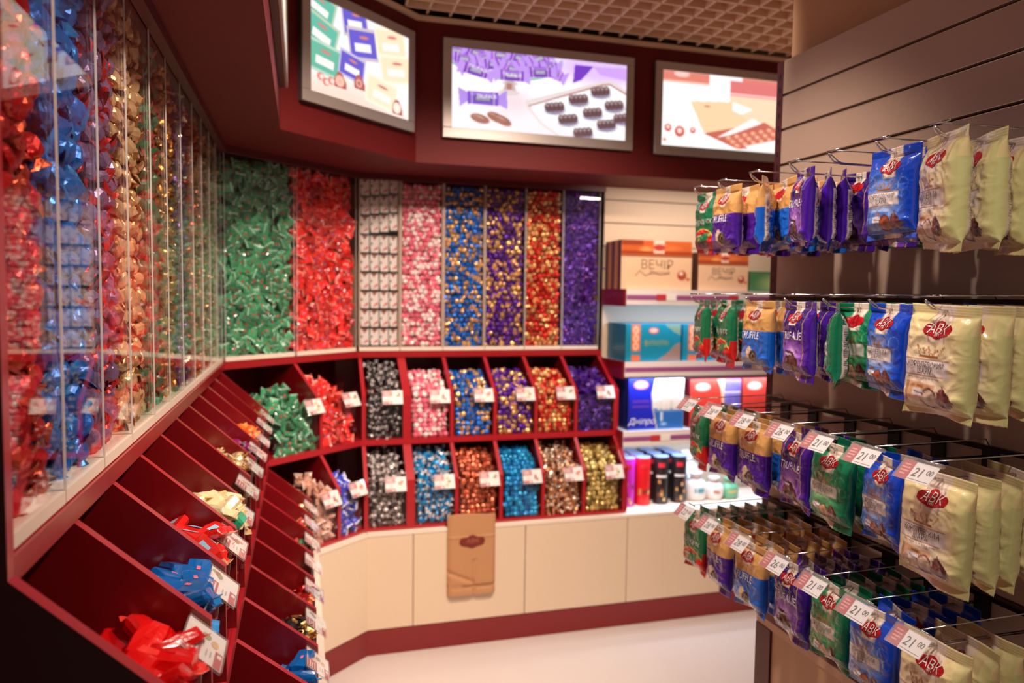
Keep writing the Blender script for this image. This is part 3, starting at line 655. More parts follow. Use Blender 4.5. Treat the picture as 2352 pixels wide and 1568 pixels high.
# ------------------------------------------------------------------ price cards of the bins
CARDW = mat('card_white', (246, 242, 240), .4); CARDR = mat('card_red', (188, 40, 50), .4); CARDP = [mat('card_picture_%d' % i, c, .4) for i, c in enumerate([(214, 110, 80), (230, 190, 120), (150, 160, 90), (160, 96, 66)])]
INK = mat('ink_black', (30, 28, 28), .5); INKG = mat('ink_grey', (170, 170, 176), .5)
def card_parts(v):
    W, H = .096, .068; cd = MB()
    cd.box((-W/2, -H/2, -.0006), (W/2, H/2, 0), 0)
    q = lambda x0, y0, x1, y1, m, z=.0003: cd.face([(x0, y0, z), (x1, y0, z), (x1, y1, z), (x0, y1, z)], m)
    q(-W/2+.001, .004, -.002, H/2-.001, 1); q(-W/2+.001, -H/2+.001, -.002, -.020, 1)
    for k in range(3): q(-W/2+.006, .009+k*.007, -.008-(.008 if k == 1 else 0), .012+k*.007, 0, .0006)
    q(-.018, -H/2+.003, -.008, -.024, 0, .0006)
    for k in range(2): q(-.030, -.014+k*.007, -.012, -.012+k*.007, 4, .0006)
    r = random.Random(v)
    for k in range(3):
        cx, cy_, rx, ry = r.uniform(.010, .034), r.uniform(-.018, .02), r.uniform(.006, .011), r.uniform(.005, .009)
        cd.face([(cx+rx*math.cos(t), cy_+ry*math.sin(t), .0004+.0002*k) for t in [2*math.pi*i/12 for i in range(12)]], 2+(k % 2))
    card = cd.mesh('card', [CARDW, CARDR, CARDP[v % 4], CARDP[(v+1) % 4], INKG])
    h = MB(); h.box((-W/2-.002, -H/2-.002, .0012), (W/2+.002, H/2+.002, .0022)); h.box((-W/2-.002, -H/2-.002, -.0030), (W/2+.002, H/2+.002, -.0018)); hold = h.mesh('holder', [ACRP])
    return card, hold
CP = [card_parts(v) for v in range(4)]
def price_card(run, u, n, z, tilt, stem, v, where):
    nrm = run.n*math.cos(math.radians(90-tilt))*0+run.n*math.cos(math.radians(tilt))+Vector((0, 0, 1))*math.sin(math.radians(tilt))
    e1 = run.t; e2 = nrm.cross(e1); M = Matrix((e1, e2, nrm)).transposed().to_4x4()
    r = link('price_card', None, label=where, cat='price card', group='price cards on the candy bins'); r.matrix_world = Matrix.Translation(run(u, n, z)) @ M
    link('card', CP[v][0], r); link('holder', CP[v][1], r)
    if stem:
        Mi = r.matrix_world.inverted(); mb = MB(); a = Mi @ (run(u, n, z)-nrm*.004); b = Mi @ run(u, (run.N1 if n < run.N1+.05 else run.N2)-.014, z-stem)
        mb.tube([a, b], .0028, 0, 6); obj('stem', mb, ACRE, r)
LB = {1: ['large red chocolates', 'large blue chocolates', 'red and pale blue chocolates', 'cream and emerald chocolates', 'a few cream chocolates', 'cream gold candies', 'magenta candies', 'orange candies', 'few amber candies', 'amber candies in the corner'], 2: ['nothing visible at the end', 'hidden sweets second along', 'few red chocolates', 'blue chocolates', 'black and gold candies', 'red and gold candies', 'pale gold candies', 'green candies', 'pink and yellow candies', 'cream gold candies in the corner']}
rowc = {1: 'upper', 2: 'lower'}
for row in (1, 2):
    for i in range(11 if row == 1 else 10):
        if i == 10 and row == 1: continue
        N = LEFT.N1 if row == 1 else LEFT.N2; z = (1.150 if row == 1 else .765)
        price_card(LEFT, UL[i+1]-.062, N-.002, z-.036+jag(.003), 47, .10, (i+row) % 4, 'price card on clear stem, %s left bin of %s' % (rowc[row], LB[row][i]))
    for i in range(6):
        N = BACK.N1 if row == 1 else BACK.N2; z = 1.118 if row == 1 else .728
        nmz = [['monochrome', 'pink', 'blue and gold', 'purple and gold', 'red and gold', 'deep purple'], ['silver grey', 'blue and white', 'copper', 'sky blue', 'bronze and white', 'pale gold']][row-1][i]
        price_card(BACK, UB[i+1]-.062-(.01 if i == 0 else 0), N+.012, z, 28, 0, (i+2*row) % 4, 'price card on the bin of %s sweets in the %s back row' % (nmz, rowc[row]))
price_card(DIAG, .325, DIAG.N1+.012, 1.112, 30, .0, 1, 'price card on the corner bin of green pouches'); price_card(DIAG, .55, DIAG.N1+.012, 1.118, 30, 0, 2, 'price card on the corner bin of red pouches')
price_card(DIAG, .318, DIAG.N2+.012, .715, 30, 0, 3, 'price card on the corner bin of tan candies'); price_card(DIAG, .480, DIAG.N2+.012, .725, 30, 0, 0, 'price card on the corner bin of blue and white pouches')
# ------------------------------------------------------------------ light boxes on the soffit
PRN = vmat('lit_poster', emit=.84); PRINT = vmat('carton_print', .38, coat=.15); BAGP = vmat('packet_print', .27, coat=.8, bump=.14)
def wrapper(c, x, y, L, rot, col=(128, 60, 190), col2=(190, 150, 232), h=.055):
    ca, sa = math.cos(rot), math.sin(rot)
    def T(px_, py): return (x+(px_*ca-py*sa)/1., y+(px_*sa+py*ca)*c.asp)
    c.poly([T(-L*.5, -h*.5), T(-L*.8, -h*.9), T(-L*.75, h*.9), T(-L*.5, h*.35)], col2); c.poly([T(L*.5, -h*.35), T(L*.78, -h*.9), T(L*.8, h*.9), T(L*.5, h*.5)], col2)
    c.poly([T(-L*.5, -h*.6), T(L*.5, -h*.6), T(L*.5, h*.6), T(-L*.5, h*.6)], col)
    c.poly([T(-L*.42, -h*.55), T(L*.42, -h*.55), T(L*.40, -h*.2), T(-L*.40, -h*.2)], col2, .6)
    c.poly([T(-L*.26, -h*.25), T(L*.26, -h*.25), T(L*.26, h*.3), T(-L*.26, h*.3)], (90, 84, 120)); c.line([T(-L*.36, -h*.58), T(-L*.36, h*.58)], .002, (230, 215, 200)); c.line([T(L*.36, -h*.58), T(L*.36, h*.58)], .002, (230, 215, 200))
    for k in range(-3, 4): c.line([T(k*L*.065, -h*.14), T(k*L*.065, h*.18)], .0022, (225, 220, 235))
def roll(c, x, y, r, rot=0., col=(104, 74, 78)):
    c.ell(x+.004, y+r*1.0, r*1.15, r*1.0, (96, 90, 130), rot, alpha=.7, soft=.5)
    for k in (-.75, -.25, .25, .75): c.ell(x+k*r, y-k*r*.35, r*.42, r*c.asp*.60, col, rot); c.ell(x+k*r-r*.05, y-k*r*.35-r*.55, r*.22, r*c.asp*.16, (176, 150, 150), rot, soft=.9)
    for k in (-.5, 0, .5): c.line([(x+k*r, y-r*c.asp*.5-k*r*.35), (x+k*r, y+r*c.asp*.5-k*r*.35)], .0022, (78, 50, 54), .7)
    for k in (-.6, 0., .6): c.line([(x+k*r, y+r*.9), (x+k*r+r*.9, y+r*2.3)], .0013, (140, 100, 96), .7)
def poster_truffle():
    c = Canvas(300, 150, 2.0, (252, 246, 250)); c.ell(.25, 1.05, .5, .35, (244, 226, 232), soft=1.2); c.ell(.86, .08, .3, .2, (222, 190, 246), soft=.8)
    c.ell(.34, .62, .10, .16, (236, 216, 222), soft=1.2); c.poly([(.69, .06), (.80, .06), (.73, .25), (.68, .30)], (116, 60, 190)); c.poly([(.80, .06), (1, .04), (1, .2), (.84, .16)], (206, 160, 240))
    c.ell(.32, .38, .045, .03, (214, 198, 196)); c.poly([(.30, .34), (.34, .34), (.355, .50), (.275, .50)], (196, 176, 172)); c.ell(.315, .50, .06, .035, (222, 206, 204)); c.rect(.30, .38, .33, .46, (178, 120, 112))
    c.ell(.29, .06, .33, .29, (150, 185, 172)); c.ell(.29, .04, .325, .28, (228, 214, 240)); r = random.Random(3)
    for k in range(15): wrapper(c, .03+.038*k+r.uniform(-.01, .01), .04+.07*(k % 3)+.02*math.sin(k), .105, r.uniform(-.5, .5), (128, 56, 196) if k % 2 else (160, 86, 214))
    wrapper(c, .13, .26, .13, .25); wrapper(c, .33, .28, .13, 0.); wrapper(c, .49, .2, .12, -.1); wrapper(c, .17, .60, .17, -.02, (122, 78, 196), (176, 140, 226), .068)
    for (x, y, ro) in ((.155, .86, .3), (.245, .83, .45), (.28, .86, .5)): c.ell(x, y, .055, .055, (146, 84, 70), ro); c.ell(x-.01, y-.02, .03, .02, (196, 140, 124), ro, soft=.7); c.line([(x-.03, y-.03), (x+.03, y+.03)], .003, (110, 60, 52))
    tray = [(.42, .60), (.86, .26), (.90, .24), (.94, .27), (1.0, .34), (1.0, 1.0), (.72, 1.0), (.45, .68)]
    c.poly(tray, (252, 250, 252)); c.line([(.43, .66), (.42, .60), (.86, .26), (.90, .245), (.94, .27), (1, .36)], .012, (226, 212, 210)); c.line([(.43, .64), (.86, .285), (.9, .27), (1, .38)], .005, (176, 120, 112)); c.line([(.42, .66), (.5, .86), (.6, 1.0)], .005, (228, 208, 200))
    for (x, y) in ((.575, .63), (.715, .50), (.845, .37), (.655, .77), (.80, .66), (.93, .54), (.745, .93), (.885, .80), (.985, .70)): roll(c, x, y, .050, -.15)
    return c
def poster_pouches():
    c = Canvas(200, 150, .56/.357, (252, 246, 242)); c.ell(.3, 1.05, .6, .25, (250, 216, 200), soft=1.)
    for x in (.22, .56, .60): c.rect(x, 0, x+.10, .42, (236, 238, 246))
    def pouch(x, y, w_, h_, col, col2, rot=0.): c.rect(x-w_/2, y-h_/2, x+w_/2, y+h_/2, col2, rot=rot); c.rect(x-w_*.44, y-h_*.40, x+w_*.44, y+h_*.40, col, rot=rot); c.rect(x-w_*.28, y-h_*.02, x+w_*.28, y+h_*.24, (244, 238, 234), rot=rot); c.ell(x+.01, y-h_*.22, w_*.16, h_*.05, (214, 130, 120), rot)
    for a in ((.08, .08, .30, .30), (.10, .36, .30, .34)): pouch(*a, (100, 186, 164), (190, 205, 176), .28)
    for a in ((.42, .08, .26, .34), (.50, .30, .30, .36)): pouch(*a, (104, 92, 204), (206, 190, 200), -.18)
    for a in ((.80, .16, .34, .36), (.86, .44, .36, .34)): pouch(*a, (250, 226, 190), (252, 238, 216), -.2)
    pouch(.13, .62, .30, .34, (104, 184, 158), (186, 214, 196), .10); pouch(.39, .60, .26, .30, (104, 92, 200), (200, 190, 220), .14); pouch(.70, .78, .34, .34, (250, 228, 194), (252, 238, 216), .12)
    for (x, y, r, col) in ((.27, .79, .062, (236, 176, 156)), (.46, .74, .058, (190, 112, 104)), (.87, .88, .062, (252, 236, 222))):
        c.poly([(x-r*.8, y+r*1.4), (x-r*.9, y), (x-r*.3, y-r*1.4), (x+r*.3, y-r*1.35), (x+r, y+r*.2), (x+r*1.05, y+r*1.4)], (176, 96, 84)); c.ell(x, y+r*.2, r*.72, r*1.05, col); c.ell(x, y+r*.25, r*.42, r*.6, (250, 214, 196), ring=.14)
    for (x, y) in ((.09, .82), (.14, .86), (.19, .83)): c.ell(x, y, .032, .042, (222, 136, 124)); c.ell(x+.01, y, .018, .026, (252, 226, 214))
    return c
def poster_box():
    c = Canvas(220, 105, 2.1, (252, 250, 248)); c.rect(0, .0, 1, .12, (222, 128, 112)); c.rect(0, .12, 1, .15, (240, 190, 170)); c.rect(.30, .0, .52, .5, (250, 250, 252)); c.rect(.44, .05, 1, .22, (222, 120, 118)); c.rect(.44, .26, 1, .9, (250, 214, 180)); c.ell(.12, .03, .05, .04, (244, 200, 190))
    c.rect(.44, .23, 1, .26, (240, 160, 150)); c.poly([(.18, .38), (.47, .34), (.52, .5), (.72, .9), (.27, .78)], (247, 208, 166)); c.ell(.29, .43, .02, .015, (200, 140, 120)); c.poly([(.46, .34), (.60, .42), (.52, .50), (.46, .46)], (255, 252, 248)); c.poly([(.27, .80), (.68, .58), (.95, .86), (.5, .98)], (200, 104, 88)); c.poly([(.36, .84), (.60, .54), (.66, .60), (.44, .80)], (252, 244, 238))
    for i in range(7):
        for j in range(3): c.ell(.44+.055*i+.03*j, .86-.03*i+.05*j-.02, .022, .034, (226, 140, 112)); c.ell(.436+.055*i+.03*j, .85-.03*i+.05*j-.02, .011, .016, (246, 190, 160))
    c.poly([(.55, .93), (.9, .74), (1, .8), (1, 1), (.6, 1)], (254, 244, 238))
    for (x, y, r) in ((.04, .76, .022), (.115, .80, .032), (.2, .77, .018), (.02, .92, .01)): c.ell(x, y, r, r*2.3, (206, 90, 80)); c.ell(x, y-.01, r*.5, r*1.1, (250, 220, 210))
    return c
def lightbox(A, t, wid, z0, z1, cv, label, bw=.045, ibw=.040):
    t = Vector((t[0], t[1], 0)).normalized(); n = Vector((t.y, -t.x, 0)); A = Vector((A[0], A[1], 0))
    r = link('light_box', None, label=label, cat='light box', group='backlit posters on the red soffit')
    M = Matrix((t, Vector((0, 0, 1)), n)).transposed().to_4x4(); M.translation = A+Vector((0, 0, z0)); r.matrix_world = M; H = z1-z0
    mb = MB(); mb.box((0, 0, .001), (wid, H, .020)); obj('housing', mb, mat('housing_grey', (90, 84, 82), .4, metal=.4), r)
    for nm, a, b in (('frame', (0, 0, .0202), (wid, bw, .030)), ('frame', (0, H-ibw, .0202), (wid, H, .030)), ('frame', (0, bw+.0002, .0202), (bw*.9, H-ibw-.0002, .030)), ('frame', (wid-bw*.9, bw+.0002, .0202), (wid, H-ibw-.0002, .030))):
        mb = MB(); mb.box(a, b); bevel(obj(nm, mb, FRAME, r), .002)
    return r, picture('poster', cv, (bw*.9, H-ibw, .0245), (wid-bw*1.8, 0, 0), (0, -(H-bw-ibw), 0), PRN, r)
r2_, p_ = lightbox((.620, 3.381), (1, 0), .942, 2.332, 2.776, poster_truffle(), 'backlit poster of purple wrapped truffles and chocolates on a tray')
def decal_text(s, size, parent, xy, z, m, shear=0., squash=1., rot=0., name='lettering'):
    vs, fs = text_pts(s, size, shear, squash); mb = MB(); c, q = math.cos(rot), math.sin(rot)
    mb.add([(xy[0]+x*c-y*q, xy[1]+x*q+y*c, z) for x, y in vs], fs); return obj(name, mb, m, parent)
POSTINK = mat('poster_ink', (120, 110, 150), .5, emit=.8)
for (x, y, ro) in ((.165, .32, -.25), (.325, .305, 0), (.205, .197, .02)): decal_text('TRUFALIE', .022, r2_, (x, y), .0255, mat('poster_white_ink', (236, 230, 244), .5, emit=.9), rot=ro)
dd = Vector((.5752, .5085, 0)).normalized()
lightbox((-.074+dd.x*.083, 2.8725+dd.y*.083), dd[:2], .642, 2.337, 2.776, poster_pouches(), 'backlit poster of green and purple pouches on the angled soffit')
lightbox((1.678, 3.381), (1, 0), .942, 2.326, 2.776, poster_box(), 'backlit poster of an open peach chocolate box, partly behind the slat wall')
lightbox((-.074, 1.80), (0, 1), .942, 2.332, 2.776, poster_pouches(), 'backlit poster on the left soffit seen almost edge on')

# ------------------------------------------------------------------ hanging packets
YK = [1.859, 1.735, 1.590, 1.440, 1.311, 1.180, 1.045]; ZR = {1: 1.905, 2: 1.604, 3: 1.300, 4: .990}
def bur(c):
    c.c[:] = (24, 120, 80); c.ell(.5, 1.05, .72, .46, (236, 180, 90)); c.ell(.5, 1.07, .71, .46, (214, 34, 26)); c.rect(.36, -.1, .66, .33, (236, 222, 204)); c.rect(.39, 0, .41, .3, (216, 198, 184))
    c.rect(.22, .68, .80, .80, (30, 128, 78), rot=-.12); c.rect(.25, .70, .45, .72, (200, 220, 190), rot=-.12); c.ell(.36, .76, .05, .04, (206, 120, 50)); c.rect(.25, .80, .80, .90, (76, 40, 30), rot=-.12); c.ell(.62, .84, .12, .035, (112, 62, 44), rot=-.1); c.rect(.30, .92, .62, 1.02, (236, 220, 200)); c.ell(.14, .8, .05, .05, (120, 50, 30)); c.ell(.86, .7, .05, .03, (120, 190, 90))
def truf(lo, lo2):
    def f(c):
        c.c[:] = (214, 160, 96); c.rect(-.1, .42, 1.1, 1.2, lo); c.ell(.15, 1.0, .45, .28, lo2, soft=.6); c.rect(.36, -.1, .62, .30, (240, 222, 206)); c.rect(.40, -.1, .44, .3, (228, 200, 184))
        c.ell(.46, .78, .15, .10, (206, 176, 150), rot=.5); c.ell(.38, .70, .07, .07, (232, 206, 170), rot=1); c.ell(.55, .78, .13, .085, (70, 54, 50), rot=-.5); c.ell(.56, .78, .07, .05, (128, 108, 96), rot=-.5); c.ell(.57, .78, .03, .025, (60, 44, 40)); c.rect(.25, .93, .62, 1.02, (232, 214, 206)); c.ell(.10, .80, .07, .05, lo2)
    return f
def trufalie(c):
    c.c[:] = (66, 24, 140); c.rect(.12, 0, .88, 1, (84, 34, 150)); c.rect(.12, .0, .88, .4, (52, 22, 110)); c.ell(.5, .72, .36, .24, (168, 110, 206), soft=.9); c.ell(.5, .68, .14, .09, (214, 170, 232), soft=.8)
    c.line([(.115, 0), (.15, .3), (.11, .7), (.16, 1)], .008, (200, 160, 100)); c.line([(.885, 0), (.85, .3), (.89, .7), (.84, 1)], .008, (200, 160, 100)); c.rect(.37, -.1, .63, .30, (232, 214, 200))
    for (x, y, r) in ((.36, .77, .11), (.52, .73, .12), (.64, .80, .13), (.50, .83, .09)): c.ell(x, y, r, r*.72, (70, 36, 36)); c.ell(x-.03, y-.02, r*.5, r*.3, (112, 66, 58), soft=.7)
    c.rect(.26, .63, .5, .67, (60, 34, 50), rot=.1); c.rect(.28, .66, .5, .68, (220, 206, 224), rot=.1); c.rect(.34, .92, .64, 1.02, (226, 204, 190))
def korol(base, glow, paper, boxc, choc2=(206, 160, 140)):
    def f(c):
        c.c[:] = base; c.ell(.40, .66, .36, .34, glow, soft=1.2, alpha=.9); c.rect(.36, -.1, .68, .33, (238, 216, 200)); c.rect(.37, .14, .385, .33, (190, 160, 150)); c.rect(.655, .14, .67, .33, (190, 160, 150)); c.rect(.46, -.1, .52, .2, (228, 204, 192))
        if paper is not None: c.rect(.04, .485, .78, .625, paper)
        else: c.rect(.04, .485, .78, .625, (226, 216, 220)); 
        c.line([(.04, .483), (.78, .483)], .006, (150, 96, 70)); c.line([(.04, .627), (.70, .627)], .006, (150, 96, 70))
        kr = (164, 104, 60); c.poly([(.26, .47), (.27, .44), (.58, .44), (.59, .47)], kr)   # crown
        for (x0, x1, y1) in ((.28, .22, .365), (.34, .40, .375), (.38, .33, .39), (.45, .40, .38), (.46, .56, .40), (.52, .50, .37), (.57, .68, .365)): c.line([(x0, .45), (x1, y1)], .006, kr); c.ell(x1, y1, .014, .010, kr)
        c.line([(.22, .37), (.33, .43), (.40, .38), (.47, .43), (.56, .40), (.6, .43), (.68, .37)], .005, kr)
        for (x, y, r) in ((.86, .42, .10), (.92, .53, .07), (.12, .36, .09)): c.ell(x, y, r, r*.7, tuple(min(255, int(v*.8+50)) for v in glow), ring=.05, alpha=.6)
        for k in range(12): c.line([(.12+.045*k, .652), (.145+.045*k, .648+.006*(k % 2))], .005, (150, 140, 150))
        c.rect(.08, .69, .58, .86, boxc, rot=.05); c.rect(.08, .69, .13, .86, tuple(int(v*.8) for v in boxc), rot=.05); c.rect(.22, .745, .50, .81, (232, 222, 226), rot=.08); c.rect(.28, .71, .42, .73, kr, rot=.08); c.rect(.25, .77, .46, .785, (150, 120, 120), rot=.08)
        c.ell(.50, .82, .115, .095, (106, 56, 50), rot=.3); c.ell(.50, .82, .098, .08, choc2, rot=.3); c.ell(.51, .82, .04, .03, tuple(int(v*.85) for v in choc2), rot=.3)
        c.poly([(.70, .70), (.90, .83), (.80, .89), (.60, .87), (.63, .76)], (116, 62, 60)); c.poly([(.70, .70), (.90, .83), (.80, .89)], (84, 40, 42))
        for k in range(4): c.line([(.70, .71), (.63+.04*k, .86)], .003, (150, 96, 90))
        c.rect(.30, .935, .66, 1.02, (236, 214, 198))
    return f
TYPES = {
 'bur': dict(w=.118, h=.172, d=.040, art=bur, side=(20, 110, 72), top=(24, 120, 80), bot=(196, 30, 26), txt=[('Бурундучок', .0215, .50, .475, .82, (236, 236, 226), .22)], lb='green and red packet', em=(.50, .22)),
 'trufP': dict(w=.124, h=.176, d=.042, art=truf((74, 26, 146), (140, 90, 186)), side=(66, 20, 136), top=(214, 160, 96), bot=(66, 20, 136), split=.42, txt=[('TRUFFLE', .026, .42, .49, .85, (236, 226, 236), .0)], lb='gold and purple packet', em=(.47, .20)),
 'trufB': dict(w=.124, h=.176, d=.042, art=truf((34, 104, 206), (130, 160, 226)), side=(14, 90, 196), top=(214, 160, 96), bot=(14, 90, 196), split=.42, txt=[('TRUFFLE', .026, .42, .49, .85, (236, 236, 240), .0)], lb='gold and blue packet', em=(.47, .20)),
 'trufalie': dict(w=.124, h=.178, d=.042, art=trufalie, side=(70, 18, 160), top=(66, 24, 140), bot=(70, 18, 160), txt=[('TRUFALÍE', .025, .50, .44, .86, (236, 232, 238), .0)], lb='deep purple packet', em=(.50, .20)),
 'kgreen': dict(w=.126, h=.178, d=.044, art=korol((14, 116, 78), (126, 196, 130), (226, 220, 206), (70, 156, 104), (222, 176, 130)), side=(10, 112, 78), top=(14, 116, 78), bot=(10, 112, 78), txt=[('КОРОЛЕВСКИЙ', .0125, .415, .533, .78, (120, 116, 118), .0), ('ШАРМ', .0125, .415, .586, .78, (120, 116, 118), .0)], lb='green packet with a crown', em=(.50, .215)),
 'kblue': dict(w=.126, h=.178, d=.044, art=korol((14, 70, 196), (176, 196, 236), (226, 214, 216), (90, 130, 210), (170, 84, 62)), side=(6, 62, 196), top=(10, 66, 200), bot=(6, 62, 190), txt=[('КОРОЛЕВСКИЙ', .0125, .415, .533, .78, (116, 104, 108), .0), ('ШАРМ', .0125, .415, .586, .78, (116, 104, 108), .0)], lb='royal blue packet with a crown', em=(.52, .215)),
 'cream': dict(w=.148, h=.205, d=.050, art=korol((236, 216, 160), (244, 222, 204), (222, 206, 204), (222, 170, 130), (226, 196, 178)), side=(206, 204, 140), top=(228, 208, 150), bot=(214, 206, 146), txt=[('КОРОЛЕВСКИЙ', .0148, .415, .532, .78, (92, 80, 80), .0), ('ШАРМ', .0148, .415, .586, .78, (92, 80, 80), .0)], lb='cream packet with a crown', em=(.52, .215)),
}
_E = [(1, .03), (.97, .32), (.84, .55), (.60, .64), (.38, .68), (.2, .92)]; _F = [(.97, -.28), (.85, -.55), (.6, -.70), (.36, -.80), (.16, -1.0)]
EMB = [(-x, y) for x, y in _E]+[(0, 1)]+_E[::-1]+_F+[(0, -1.05)]+[(-x, y) for x, y in _F[::-1]]
WINE = mat('wine_red_emblem', (176, 18, 30), .28, coat=.4); INKW = mat('white_ink', (240, 232, 228), .4)
def bag_shape(T, seed):
    w_, h_, d_ = T['w'], T['h'], T['d']; ts, bs = .020, .014; ph = seed*1.7
    def prof(t):      # t = 0 top .. 1 bottom -> half depth, half width
        z = t*h_
        if z < ts: k = 0.
        elif z > h_-bs: k = 0.
        else:
            a = (z-ts)/(h_-ts-bs); k = min(1, (a/.22))**.55 if a < .5 else min(1, (1-a)/.14)**.5
        return .0016+d_/2*k*(.88+.18*t), w_/2*(1-.07*k)
    def wr(s, t, side):   # crumple noise
        p = Vector((s*2.2+side*7+ph, t*3.2, ph)); k = 1 if .10 < t < .93 else .35
        n1 = noise.noise(p*1.3); n2 = abs(noise.noise(p*3.1)); n3 = abs(noise.noise(Vector((s*1.6+ph, t*11+n1*3, side))))
        n4 = abs(noise.noise(Vector((s*5+n2*2, t*6-s*4+ph, side+3.)))); return ((n1*.0042)-(n2*(.0062 if side else .0044))-(n3*.0046)*(1.3 if side else .4)-n4*(.0030 if side else .0016))*k*(w_/.125)
    def surf(s, t, side=0):   # s 0..1 across, front(side 0) or back(side 1), local coords: x depth (front = -x), y width (left +y), z down
        hd, hw = prof(t); a = s*2-1; e = 5.0 if t > .1 else 9.
        dep = hd*max(0., 1-abs(a)**e)**(1/2.2) if abs(a) < 1 else 0
        dep = max(dep+wr(s, t, side)*min(1, hd/.012)*(1-abs(a)**8), .0008)
        wob = .0022*math.sin(a*3+ph)*(1 if t > .9 else .3)+.010*t*t*math.sin(ph*2)*0
        curl = (.005*math.sin(a*3+ph)+.0015*math.sin(a*7+ph))*max(0, (t-.92)/.08) if t > .92 else (.0035*math.sin(a*3+ph*2) if t < .09 else 0)
        y = -a*hw; z = -t*h_+(.0004*math.sin(a*40) if t > .985 else 0)+.005*math.sin(a*1.7+ph)*max(0, (t-.9)/.1)
        return Vector(((-dep if side == 0 else dep)+wob+curl, y, z))
    return surf
PK = {}
def make_packet(key, seed, full=True):
    T = TYPES[key]; surf = bag_shape(T, seed); nu, nv = 66, 92; c = Canvas(nu*2, int(nv*1.6), T['w']/T['h'], T['side']); T['art'](c)
    V = []; C = []; F = []
    S = .5-.5*np.cos(np.linspace(0, math.pi, nu)); S = .5*S+.5*np.linspace(0, 1, nu)
    ts_ = np.linspace(0, 1, nv); idx = {}
    top, bot, sidec = np.array(T['top'], float), np.array(T['bot'], float), np.array(T['side'], float); split = T.get('split')
    rows = []
    for j, t in enumerate(ts_):
        loop = [(s, 0) for s in S]+[(s, 1) for s in S[::-1][1:-1]]; r = []
        for (s, sd) in loop:
            r.append(len(V)); V.append(tuple(surf(float(s), float(t), sd)))
            if sd == 0 and .045 < s < .955:
                col = c.sample(np.array((s-.045)/.91), np.array(t))
                if key == 'cream' and s > .8: col = col*(1-(s-.8)/.2)+sidec*((s-.8)/.2)
                if key in ('kblue', 'kgreen') and s > .82: col = col*(1-(s-.82)/.18)+sidec*((s-.82)/.18)
            elif sd == 1 and .83 < s < .985 and .26 < t < .88:
                col = np.array((226, 208, 190.)); k = int(s*300)
                if .32 < t < .84 and .86 < s < .965 and (int(t*150) % 3 == 0) and (k % 5): col = np.array((90, 84, 80.))
            else: col = (top if t < split else bot) if split else (top if t < .25 else (bot if (key == 'bur' and t > .62) else sidec))
            if t < .09 and int(t*h_lines(T)) % 2: col = col*.88
            C.append(col)
        rows.append(r)
    n = len(rows[0])
    for a, b in zip(rows, rows[1:]):
        for k in range(n): F.append((a[k], b[k], b[(k+1) % n], a[(k+1) % n]))
    for r, rev in ((rows[0], 1), (rows[-1], 0)):
        for k in range(1, nu-1):
            a, b, c2, d2 = r[k-1 if k > 1 else 0], r[k], r[(n-k) % n], r[(n-k+1) % n]
            f = (a, b, c2, d2) if rev else (d2, c2, b, a)
            if len(set(f)) == 4: F.append(f)
    me = bpy.data.meshes.new('bag'); me.from_pydata(V, [], F); me.materials.append(BAGP); set_print(me, np.array(C)); me.polygons.foreach_set('use_smooth', [True]*len(F)); me.update()
    parts = [('bag', me)]
    def dec(name, vs, fs, ms, mats, off):
        V2 = []
        for (s, t) in vs:
            p = surf(.045+.91*s, t); V2.append((p.x-off, p.y, p.z))
        m2 = bpy.data.meshes.new(name); m2.from_pydata(V2, [], fs)
        for q in mats: m2.materials.append(q)
        m2.polygons.foreach_set('material_index', ms); m2.update(); parts.append((name, m2))
    # emblem: wine red lobed badge, conforming rings, with white letters
    ex, ey = T['em']; W2, H2 = .235, .235*T['w']/T['h']*.46; fine = []
    for a, b in zip(EMB, EMB[1:]+EMB[:1]): fine += [a, ((a[0]+b[0])/2, (a[1]+b[1])/2)]
    vs = [(ex, ey)]; R_ = 5
    for r in range(1, R_+1):
        for (x, y) in fine: vs.append((ex+x*W2*r/R_, ey-y*H2*r/R_))
    m_ = len(fine); fs = [(0, 1+k, 1+(k+1) % m_) for k in range(m_)]
    for r in range(R_-1):
        for k in range(m_): a = 1+r*m_; fs.append((a+k, a+m_+k, a+m_+(k+1) % m_, a+(k+1) % m_))
    dec('emblem', vs, [f[::-1] for f in fs], [0]*len(fs), [WINE], .0009)
    def txt(name, s, size, cx, cy_, squash, m, shear, off=.0021):
        vs, fs = text_pts(s, size, shear, squash); dec(name, [(cx+x/T['w'], cy_-y/T['h']) for x, y in vs], [f[::-1] for f in fs], [0]*len(fs), [m], off)
    txt('emblem_letters', 'АВК', .021*T['w']/.125, ex, ey-.003, 1., INKW, .25)
    txt('emblem_year', '1991', .006*T['w']/.125, ex, ey+H2*.62, 1., INKW, .1)
    if full:
        for (s, size, cx, cy_, sq, colr, sh) in T['txt']: txt('title', s, size, cx, cy_, sq, mat('ink_%d_%d_%d' % colr, colr, .4), sh)
    # clear hanging hole reinforcement
    PK[key, seed] = parts; return parts
def h_lines(T): return 260
def packet(key, seed, x, y, z, yaw, roll_, label, full=True, group=None, sc=1., pitch=0.):
    ck = (key, seed); 
    if ck not in PK: make_packet(key, seed)
    r = link('candy_packet', None, loc=(x, y, z+.010), rot=(roll_, pitch, yaw), label=label, cat='candy packet', group=group or 'hanging candy packets'); r.scale = (sc,)*3
    for i, (nm, me) in enumerate(PK[ck]):
        if i > 0 and not full and nm != 'emblem': continue
        o = link(nm, me, em if nm.startswith('emblem_') else r)
        if nm == 'emblem': em = o
    return r
rk = random.Random(9)
ROWN = {1: 'top', 2: 'second', 3: 'third', 4: 'bottom'}
ORD = ['front', 'second', 'third', 'fourth', 'fifth', 'sixth']
